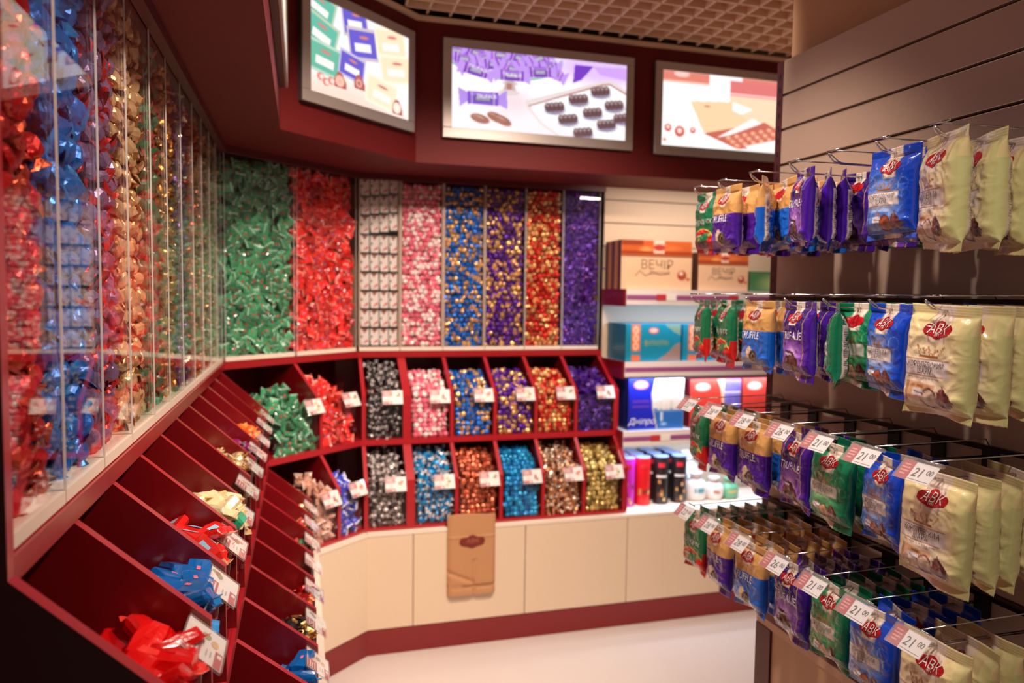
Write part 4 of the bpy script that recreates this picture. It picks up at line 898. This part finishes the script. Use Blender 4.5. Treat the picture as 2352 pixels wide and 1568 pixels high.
HOOKS = {1: ['bur', 'trufP', 'trufB', 'trufalie', 'kgreen', 'kblue', 'cream'], 2: ['bur', 'bur', 'trufB', 'trufalie', 'kgreen', 'kblue', 'cream'], 3: ['bur', 'trufP', 'trufP', 'trufalie', 'kgreen', 'kblue', 'cream'], 4: ['bur', 'trufP', 'trufB', 'trufalie', 'kgreen', 'kblue', 'cream']}
FRONT = {(1, 0): (1.105, 0, 0), (1, 1): (1.09, 0, 0), (1, 2): (1.105, -.75, 0), (1, 3): (1.10, -.35, .06), (1, 4): (1.23, 0, 0), (1, 5): (1.105, 0, 0), (1, 6): (1.085, -.38, .03),
         (2, 0): (1.10, -.30, 0), (2, 1): (1.10, -.25, 0), (2, 2): (1.10, 0, 0), (2, 3): (1.10, -.1, 0), (2, 4): (1.10, -.65, 0), (2, 5): (1.11, -.15, .02), (2, 6): (1.105, .02, .03),
         (3, 0): (1.10, -.2, 0), (3, 1): (1.10, 0, 0), (3, 2): (1.10, 0, .02), (3, 3): (1.11, -.1, 0), (3, 4): (1.105, .05, .05), (3, 5): (1.12, -.15, 0), (3, 6): (1.11, .08, .03),
         (4, 0): (1.10, 0, 0), (4, 1): (1.10, -.05, 0), (4, 2): (1.10, .05, 0), (4, 3): (1.11, 0, 0), (4, 4): (1.115, 0, 0), (4, 5): (1.11, .05, 0), (4, 6): (1.12, .05, 0)}
WHERE = {('bur', 0): ', farthest', ('bur', 1): ', next', ('trufP', 1): ', farther one', ('trufP', 2): ', nearer one'}
for row in (1, 2, 3, 4):
    for i, key in enumerate(HOOKS[row]):
        x, yaw, rl = FRONT[row, i]; xs = [x]; gap = .052 if key == 'cream' else .046
        while xs[-1]+gap < 1.35: xs.append(xs[-1]+gap+rk.uniform(0, .006))
        if row == 3: xs = xs[:3]
        if (row, i) == (3, 6): xs = [1.11, 1.172, 1.232, 1.285]
        if (row, i) == (1, 6): xs = [1.085, 1.165, 1.235, 1.30]
        if (row, i) == (1, 3): xs = [1.10, 1.165, 1.205, 1.25, 1.30]
        if (row, i) == (2, 6): xs = [1.105, 1.165, 1.245, 1.31]
        if (row, i) == (1, 4): xs = [1.235, 1.28, 1.325]
        if (row, i) == (4, 6): xs = [1.12, 1.19, 1.245]
        for k, xx in enumerate(xs):
            kk = key
            if (row, i, k) == (1, 4, 0): kk = 'trufalie'
            if (row, i) == (3, 2) and k == 1: kk = 'trufB'
            T = TYPES[kk]; yw = yaw if k == 0 else rk.uniform(-.22, .12)
            if (row, i) == (1, 3) and k in (1, 2): yw = -.6
            if (row, i) == (1, 6) and k in (1, 2): yw = -.35
            dup = (HOOKS[row].count(kk) > 1) or (row, i, k) == (1, 4, 0)
            by = {('bur', 0): ', farthest hook', ('bur', 1): ', second hook', ('trufP', 1): ', farther', ('trufP', 2): ', nearer', ('trufalie', 4): ', near-empty hook'}.get((kk, i), '') if dup else ''
            nm = '%s, %s in line on the %s hook row%s' % (T['lb'], 'first' if k == 0 else ORD[min(k, 5)], ROWN[row], by)
            packet(kk, (row*3+i+k) % 2+1, xx, YK[i]+rk.uniform(-.003, .003)-.0, ZR[row], yw, rl+(rk.uniform(-.04, .04) if k else 0), nm, full=(k == 0))
# hooks
def hook(row, i):
    y, z = YK[i], ZR[row]; lab = 'chrome double-wire hook %s, %s row of hooks' % (['farthest away', 'second from the far end', 'third from the far end', 'in the middle', 'third from the near end', 'second from the near end', 'nearest'][i], ROWN[row])
    r = link('display_hook', None, loc=(1.386, y, z), label=lab, cat='hook', group='chrome hooks on the slat wall'); x0 = -.316
    mb = MB(); p = []
    lo = [(-.004, .0035, 0), (x0+.02, .0035, 0), (x0+.010, .0035, .002)]; loop = [(x0+.004-.020*math.sin(t)*.9, .0055*math.cos(t), .004+.014*math.sin(t)) for t in [math.pi*k/8 for k in range(9)]]
    if row < 3: mb.tube(lo+loop+[(x0+.010, -.0035, .002), (x0+.02, -.0035, 0), (-.004, -.0035, 0)], .0016, 0, 6)
    else: mb.tube([(-.004, .0035, 0), (x0+.03, .0035, 0), (x0+.022, .0035, .004), (x0+.018, 0, .007), (x0+.022, -.0035, .004), (x0+.03, -.0035, 0), (-.004, -.0035, 0)], .0016, 0, 6)
    obj('lower_wire', mb, CHROME, r, smooth=True)
    mb = MB(); up_ = .030 if row < 3 else .036; xe = x0-.002 if row < 3 else x0+.012
    mb.tube([(-.004, 0, .012), (-.02, 0, up_), (xe, 0, up_-.004)], .0014, 0, 6); mb.tube([(xe, -.022, up_-.004), (xe, .022, up_-.004)], .0019, 0, 6); obj('upper_wire', mb, CHROME, r, smooth=True)
    mb = MB(); mb.box((-.008, -.018, -.020 if row < 3 else -.036), (-.0015, .018, .018 if row < 3 else .010)); obj('back_plate', mb, CHROME if row < 3 else BLACKM, r)
for row in (1, 2, 3, 4):
    for i in range(7): hook(row, i)
for row, lb in ((2, 'second'), (3, 'third'), (4, 'bottom')):
    z = ZR[row]+.012; mb = MB(); mb.box((1.366, .3, z), (1.3765, 1.925, z+.010)); mb.box((1.3766, .3, z+.001), (1.385, .32, z+.009)); mb.box((1.3766, 1.90, z+.001), (1.385, 1.92, z+.009))
    obj('hook_rail', mb, STEEL, label='dark steel rail holding the %s row of hooks' % lb, cat='rail')
# price labels at the hook tips of the two lower rows
def price_label(row, i, txt):
    x, y, z = 1.068, YK[i], ZR[row]+.030; W_, H_ = .076, .040
    r = link('hook_price_label', None, label='price label %s 00, %s hook row, over the %s%s' % (txt, {3: 'third', 4: 'bottom'}[row], TYPES[HOOKS[row][i]]['lb'].replace(' with a crown', ''), WHERE.get((HOOKS[row][i], i), '') if HOOKS[row].count(HOOKS[row][i]) > 1 else ''), cat='price label', group='price labels on the hooks')
    th = math.radians(42); nrm = Vector((-math.cos(th), 0, math.sin(th))); e1 = Vector((0, -1, 0)); e2 = nrm.cross(e1); M = Matrix((e1, e2, nrm)).transposed().to_4x4(); M.translation = Vector((x, y, z)); r.matrix_world = M
    mb = MB(); mb.box((-W_/2, -H_, -.0006), (W_/2, 0, 0)); mb.face([(-W_/2, -H_, .0003), (-W_/2+.027, -H_, .0003), (-W_/2+.027, 0, .0003), (-W_/2, 0, .0003)], 1)
    for k, (a, b) in enumerate(((.006, .020), (.004, .022), (.004, .022), (.006, .018))): mb.face([(-W_/2+a, -.010-k*.0068, .0005), (-W_/2+b, -.010-k*.0068, .0005), (-W_/2+b, -.0072-k*.0068, .0005), (-W_/2+a, -.0072-k*.0068, .0005)], 2)
    mb.face([(-W_/2+.030, -H_+.004, .0005), (W_/2-.003, -H_+.004, .0005), (W_/2-.003, -H_+.0047, .0005), (-W_/2+.030, -H_+.0047, .0005)], 3)
    obj('card', mb, [mat('label_white', (236, 232, 236), .4), mat('label_red', (176, 52, 62), .4), mat('label_pink_text', (226, 150, 156), .5), INK], r)
    cd_ = r.children[0]
    for s, sz, cx, cyy in ((txt, .027, .004, -.021), ('00', .016, .0265, -.016)): decal_text(s, sz, cd_, (cx, cyy), .0008, INK, .15, .85, name='price_digits')
    mb = MB(); mb.box((-W_/2-.003, -H_-.001, .0012), (W_/2+.003, .001, .0018)); mb.tube([(-W_/2-.001, .004, 0), (W_/2+.004, .004, 0)], .0042, 0, 8); obj('holder', mb, ACRP, r)
for row in (3, 4):
    for i, t in enumerate(['22', '28', '28', '26', '21', '21', '21']): price_label(row, i, t)

# ------------------------------------------------------------------ boxed chocolates on the back shelves
SX0, SX1, SY = 1.612, 2.75, 3.492
cool = (.58, .75, 1.)
def shelf(zt, label, words):
    r = link('display_shelf', None, loc=(SX0, SY, zt), label=label, cat='shelf', group='shelves of boxed chocolates'); L = SX1-SX0; D = 3.782-SY
    mb = MB(); mb.box((0, .004, -.022), (L, D, 0)); obj('board', mb, mat('shelf_blue_white', (206, 214, 232), .45), r)
    mb = MB(); mb.box((-.002, -.006, -.076), (L, .004, .002)); obj('front_rail', mb, mat('shelf_rail_white', (240, 230, 228), .35), r)
    mb = MB(); mb.box((0, -.008, -.051), (L, -.0062, -.026)); obj('ticket_strip', mb, mat('mauve_strip', (158, 84, 140), .45), r, label='mauve ticket strip')
    for a in words:
        mb = MB(); mb.box((a, -.0098, -.054), (a+.055, -.0082, -.022)); obj('ticket', mb, mat('ticket_red', (196, 54, 66), .45), r, label='red shelf ticket'); mb = MB(); mb.box((a+.057, -.0098, -.054), (a+.115, -.0082, -.022)); obj('ticket', mb, WHITE, r, label='white shelf ticket')
    mb = MB(); mb.prism([(-.018, -.008, -.085), (-.018, -.008, .004), (-.018, D, .004), (-.018, D, -.085)], (.014, 0, 0)); obj('bracket', mb, RED, r, label='dark red side bracket')
    light('shelf_led', (SX0+L/2-.1, SY-.002, zt-.080), (SX0+L/2-.1, SY+.16, zt-.42), 2.5, L*.8, .02, cool, 160)
    return r
shelf(1.653, 'upper shelf holding the orange and peach boxes', (.168, .60)); shelf(1.276, 'middle shelf holding the teal boxes', ()); shelf(.911, 'lower shelf holding the royal blue and red boxes', (.155, .62))
light('shelf_led', (SX0+.45, SY-.08, 2.205), (SX0+.45, SY+.12, 1.7), 3.6, .9, .02, (1, .84, .72), 160)
def carton(x0, x1, z0, z1, y, d, art, label, grp, side, texts=(), n=(70, 50)):
    W_, H_ = x1-x0, z1-z0; r = link('chocolate_box', None, loc=(x0, y, z0), label=label, cat='chocolate box', group=grp)
    mb = MB(); mb.box((0, 0, .001), (W_, d-.001, H_)); bevel(obj('carton', mb, mat('carton_%d_%d_%d' % side, side, .4, coat=.2), r), .0015)
    if art:
        c = Canvas(n[0], n[1], W_/H_, (255, 255, 255)); art(c); picture('cover', c, (.001, -.0006, H_-.001), (W_-.002, 0, 0), (0, 0, -H_+.002), PRINT, r)
    for s, size, cx, cyy, colr, sh in texts:
        vs, fs = text_pts(s, size, sh, 1.); mb = MB(); mb.add([(cx*W_+x, -.0012, (1-cyy)*H_+yy) for x, yy in vs], fs); obj('lettering', mb, mat('ink_%d_%d_%d' % colr, colr, .45), r)
    return r
def a_vechir(c):
    c.c[:] = (238, 196, 158); c.rect(0, 0, 1, .30, (206, 96, 44)); c.rect(0, .0, .3, .1, (150, 60, 30)); c.ell(.35, .2, .09, .07, (244, 160, 90), soft=.9); c.ell(.62, .15, .2, .06, (226, 120, 60), soft=.9); c.rect(0, .22, 1, .28, (160, 60, 28)); c.rect(0, .30, 1, .33, (120, 60, 34)); c.rect(.45, -.05, .60, .26, (242, 214, 190)); c.ell(.53, .14, .085, .065, (190, 60, 50))
    c.line([(.20, .72), (.26, .62), (.34, .72), (.45, .64), (.55, .7), (.68, .66)], .006, (150, 110, 90)); c.ell(.86, .70, .065, .10, (176, 70, 50)); c.ell(.85, .66, .03, .045, (244, 214, 190)); c.ell(.95, .78, .025, .03, (196, 90, 60))
def a_teal(c):
    c.c[:] = (10, 128, 152); c.rect(.10, 0, .26, 1, (222, 104, 66)); c.rect(.10, .72, .26, .84, (60, 130, 150))
    for y in (.16, .38, .6): c.ell(.18, y, .055, .11, (244, 190, 150)); c.ell(.18, y, .03, .06, (226, 140, 110))
    c.ell(.50, .17, .095, .09, (206, 70, 64)); c.ell(.50, .17, .075, .06, (240, 190, 180)); c.poly([(.7, .0), (1, 0), (1, .3), (.86, .2)], (120, 150, 130)); c.poly([(.55, 1), (.75, .8), (.9, .55), (1, .5), (1, 1)], (150, 120, 110))
    for k in range(8): c.ell(.36+.055*k, .50+.012*math.sin(k*2), .022, .05, (160, 140, 84), ring=.25)
    c.rect(.35, .43, .37, .6, (160, 140, 84))
def a_blue(c):
    c.c[:] = (232, 236, 240); c.rect(0, .62, 1, 1, (40, 100, 170)); c.rect(.4, .58, 1, .66, (90, 130, 180)); c.ell(.75, .5, .3, .1, (206, 190, 170), soft=.8)
    for (x, h_) in ((.55, .12), (.62, .25), (.66, .36), (.72, .22), (.83, .36), (.88, .25), (.94, .15)): c.rect(x-.025, .58-h_, x+.025, .62, (222, 206, 190))
    c.poly([(0, 0), (.48, 0), (.42, .3), (.44, .6), (.52, 1), (0, 1)], (24, 34, 176)); c.line([(.48, 0), (.42, .3), (.44, .6), (.52, 1)], .01, (226, 200, 160)); c.ell(.22, .12, .13, .085, (236, 110, 96)); c.ell(.22, .12, .09, .05, (246, 190, 180))
    for y in (.42, .52): c.rect(.07, y, .38, y+.045, (96, 50, 160))
    c.rect(.58, .66, .62, .84, (220, 224, 220)); c.ell(.64, .9, .06, .03, (150, 190, 220))
def a_red(c):
    c.c[:] = (226, 60, 46); c.rect(.66, 0, 1.0, 1, (110, 96, 176)); c.rect(.52, 0, .67, 1, (242, 190, 150)); c.ell(.2, .5, .42, .8, (226, 60, 46)); c.ell(.24, .16, .15, .09, (246, 160, 140)); c.ell(.24, .16, .1, .05, (250, 214, 200)); r = random.Random(4)
    for k in range(30): c.rect(r.uniform(.67, .97), r.uniform(0, .9), r.uniform(.69, .99), r.uniform(.1, 1), (90, 74, 160) if k % 2 else (150, 136, 200), alpha=.35)
    c.rect(.66, .26, 1, .3, (220, 190, 170)); c.ell(.92, .8, .06, .08, (226, 140, 90))
def a_green(c): c.c[:] = (74, 130, 84); c.ell(.7, .6, .4, .4, (170, 196, 130), soft=1.)
VL = [('ВЕЧIР', .068, .50, .50, (150, 120, 96), 0.), ('Золотий', .030, .52, .66, (150, 120, 96), .4)]
zt = 1.655
for k in range(5): carton(1.590+.004*k, 2.000+.004*k, zt, zt+.258, 3.518+.050*k, .044, a_vechir if k == 0 else None, ['front', 'second', 'third', 'fourth', 'rearmost'][k]+' orange and peach chocolate box in the left stack of the upper shelf', 'peach chocolate boxes', (96, 60, 44) if k % 2 == 0 else (190, 130, 80), VL if k == 0 else ())
for k in range(2): carton(2.038, 2.346, zt, zt+.205-.0*k, 3.518+.05*k, .044, a_vechir if k == 0 else None, ['front', 'rear'][k]+' orange and peach chocolate box in the smaller right stack', 'peach chocolate boxes', (96, 60, 44), [(s, sz*.75, cx, cy_, cl, sh) for s, sz, cx, cy_, cl, sh in VL] if k == 0 else ())
carton(2.356, 2.60, zt, zt+.110, 3.524, .12, a_green, 'dark green chocolate box at the right end of the upper shelf', 'green boxes', (40, 70, 46))
zt = 1.278
for k in range(3): carton(1.626+.003*k, 1.948, zt, zt+.196, 3.518+.085*k, .080, a_teal if k == 0 else None, ['front', 'second', 'rearmost'][k]+' teal chocolate box in the left stack on the middle shelf', 'teal chocolate boxes', (8, 104, 132))
for k in range(3): carton(1.958, 2.28, zt, zt+.196, 3.518+.085*k, .080, a_teal if k == 0 else None, ['front', 'second', 'rearmost'][k]+' teal chocolate box in the right stack on the middle shelf', 'teal chocolate boxes', (8, 104, 132))
zt = .913
for k in range(5): carton(1.650, 1.975, zt, zt+.272, 3.518+.050*k, .044, a_blue if k == 0 else None, ['front', 'second', 'third', 'fourth', 'rearmost'][k]+' royal blue chocolate box with a riverside city picture', 'royal blue chocolate boxes', (20, 26, 96), [('Днiпро', .046, .24, .84, (240, 240, 244), .3)] if k == 0 else ())
for k in range(4): carton(2.012, 2.325, zt, zt+.262, 3.518+.055*k, .048, a_red if k == 0 else None, ['front', 'second', 'third', 'rearmost'][k]+' red chocolate box with a purple panel, left of the pair', 'red chocolate boxes', (120, 30, 40))
for k in range(4): carton(2.335, 2.648, zt, zt+.262, 3.518+.055*k, .048, a_red if k == 0 else None, ['front', 'second', 'third', 'rearmost'][k]+' red chocolate box with a purple panel, right of the pair', 'red chocolate boxes', (120, 30, 40))
# tubes on the lowest level
def tube_box(x, y, r_, h_, col, dots, label):
    r = link('chocolate_tube', None, loc=(x, y, .506), label=label, cat='chocolate tube', group='round chocolate tubes')
    n = 28; mb = MB(); mb.tube([(0, 0, .001), (0, 0, h_)], r_, 0, n); obj('tube', mb, mat('tube_%d_%d_%d' % col, col, .35, coat=.3), r, smooth=False)
    mb = MB(); mb.tube([(0, 0, h_+.0005), (0, 0, h_+.006)], r_*.98, 0, n); obj('lid', mb, mat('tube_lid', (150, 170, 216), .3, metal=.4), r)
    def ring(z, hh, a0, a1, m, nm='print'):
        mb = MB(); k = 10
        for q in range(k):
            t0, t1 = a0+(a1-a0)*q/k, a0+(a1-a0)*(q+1)/k; f = lambda t, z: ((r_+.0008)*math.cos(t), (r_+.0008)*math.sin(t), z); mb.face([f(t0, z-hh), f(t1, z-hh), f(t1, z+hh), f(t0, z+hh)])
        obj(nm, mb, m, r)
    ring(h_*.84, .012, -2.35, -1.5, mat('tube_emblem', (206, 40, 52), .4), 'emblem'); 
    if sum(col) < 150: ring(h_*.60, .007, -2.6, -1.2, mat('tube_white', (222, 214, 210), .4), 'title_band')
    q = random.Random(int(x*100))
    for k in range(dots): z = h_*q.uniform(.06, .5); a = q.uniform(-2.6, -1.3); ring(z, .010, a, a+.34, mat('tube_dot%d' % (k % 3), [(206, 150, 84), (120, 60, 44), (232, 190, 130)][k % 3], .4, metal=.2), 'printed_sweet')
    return r
for x, col, dots, nm in ((1.667, (206, 40, 196), 5, 'magenta'), (1.757, (220, 22, 30), 5, 'red'), (1.864, (36, 26, 28), 7, 'black'), (1.972, (34, 26, 28), 7, 'black')):
    for k in range(3): tube_box(x, 3.545+.088*k, .041, .252, col, dots if k == 0 else 0, '%s chocolate tube, %s in its line%s' % (nm, ['front', 'middle', 'rear'][k], '' if nm != 'black' else (', beside the red one' if x < 1.9 else ', beside the white bags')))
def sack(x, y, z, W_, H_, D_, col, label, accent=(90, 170, 190)):
    r = link('candy_sack', None, loc=(x, y, z), label=label, cat='gift bag', group='small gift bags'); mb = MB(); n = 20; rows = []
    prof = [(0, .80), (.1, 1.0), (.45, 1.04), (.7, .86), (.80, .36), (.88, .5), (1.0, .66)]; rr = random.Random(int(x*977)); vs = []
    for (t, q) in prof:
        for k in range(n): th = 2*math.pi*k/n; j = 1+rr.uniform(-.06, .06); vs.append((W_/2*q*j*math.cos(th), D_/2*q*j*math.sin(th), H_*t))
    fs = [(i*n+k, i*n+(k+1) % n, (i+1)*n+(k+1) % n, (i+1)*n+k) for i in range(len(prof)-1) for k in range(n)]+[tuple(range(n))[::-1]]; mb.add(vs, fs); obj('bag', mb, mat('sack_%d_%d_%d' % col, col, .4, coat=.3, bump=.2), r, smooth=True)
    mb = MB(); mb.tube([(W_*.2*math.cos(t), D_*.2*math.sin(t), H_*.80) for t in [2*math.pi*k/14 for k in range(15)]], .004, 0, 6); obj('ribbon', mb, mat('brown_ribbon', (150, 92, 70), .4), r)
    mb = MB(); f = lambda a, t: (W_/2*1.045*math.cos(a), D_/2*1.045*math.sin(a), H_*t); mb.add([f(-2.1+.12*k, .32) for k in range(9)]+[f(-2.1+.12*k, .48) for k in range(9)], [(k, k+1, 10+k, 9+k) for k in range(8)]); obj('sticker', mb, mat('sticker_%d' % accent[0], accent, .4), r)
sack(2.085, 3.56, .506, .12, .15, .11, (236, 226, 224), 'white gift bag with a brown ribbon, beside the black tube'); sack(2.195, 3.55, .506, .10, .12, .10, (238, 226, 220), 'smaller white gift bag, beside the green one', (190, 120, 90)); sack(2.29, 3.55, .506, .10, .11, .09, (110, 180, 140), 'pale green gift bag, rightmost on the cabinet top', (226, 196, 120))
sack(2.10, 3.68, .506, .13, .24, .10, (240, 236, 236), 'tall white gift bag with a pale blue sticker, behind the smaller bags')

# ------------------------------------------------------------------ paper carrier on the cabinet front
KR = mat('brown_kraft_paper', (190, 138, 96), .75, bump=.12, bscale=160)
r = link('paper_bag', None, loc=(.779, 3.381, .178), label='brown paper bag with a dark red emblem hanging on the cream cabinet front', cat='paper bag')
mb = MB(); W_, H_ = .236, .388; nx, nz = 25, 41
def bagp(i, j, s):
    a = i/(nx-1); t = j/(nz-1); x = (a-.5)*W_; d = .012+.010*(1-t); fold = 0
    fold += .004*math.exp(-((t-(.30-.28*a))/.025)**2)*(a < .55); fold += .003*math.exp(-((a-.55)/.04)**2)*(t < .45)
    fold += .004*math.exp(-((t-.10)/.02)**2); fold -= .0015*math.exp(-((t-.72)/.01)**2)
    e = min(1, (1-abs(2*a-1))*8)
    y = -(d*e*.8+.004)+fold*2 if s else -.0012
    return (x, y, t*H_+.004*math.sin(a*5)*(t > .97))
ids = {}
for s in (1, 0):
    for i in range(nx):
        for j in range(nz): ids[s, i, j] = len(mb.v); mb.v.append(bagp(i, j, s))
    for i in range(nx-1):
        for j in range(nz-1): q = (ids[s, i, j], ids[s, i+1, j], ids[s, i+1, j+1], ids[s, i, j+1]); mb.f.append(q if s else q[::-1]); mb.m.append(0)
for i in range(nx-1):
    for j in (0, nz-1): mb.f.append((ids[1, i, j], ids[0, i, j], ids[0, i+1, j], ids[1, i+1, j])); mb.m.append(0)
for j in range(nz-1):
    for i in (0, nx-1): mb.f.append((ids[1, i, j], ids[1, i, j+1], ids[0, i, j+1], ids[0, i, j])); mb.m.append(0)
obj('paper_body', mb, KR, r)
mb = MB(); mb.face([(x*.062, -.0215, .262+y*.030) for x, y in EMB]); obj('emblem', mb, mat('bag_emblem', (120, 36, 28), .6), r, label='dark red emblem')
vs, fs = text_pts('АВК', .030, .25, 1.1); mb = MB(); mb.add([(x, -.0222, .263+y) for x, y in vs], fs); obj('emblem_letters', mb, mat('bag_emblem_text', (176, 104, 74), .6), r)
mb = MB(); mb.prism([(-.110, -.0165, .004), (.110, -.0165, .004), (.104, -.0175, .040), (-.104, -.0175, .040)], (0, .0012, 0)); mb.prism([(-.112, -.0180, .004), (-.02, -.0180, .032), (-.112, -.0180, .07)], (0, .0012, 0)); obj('folded_base', mb, KR, r)
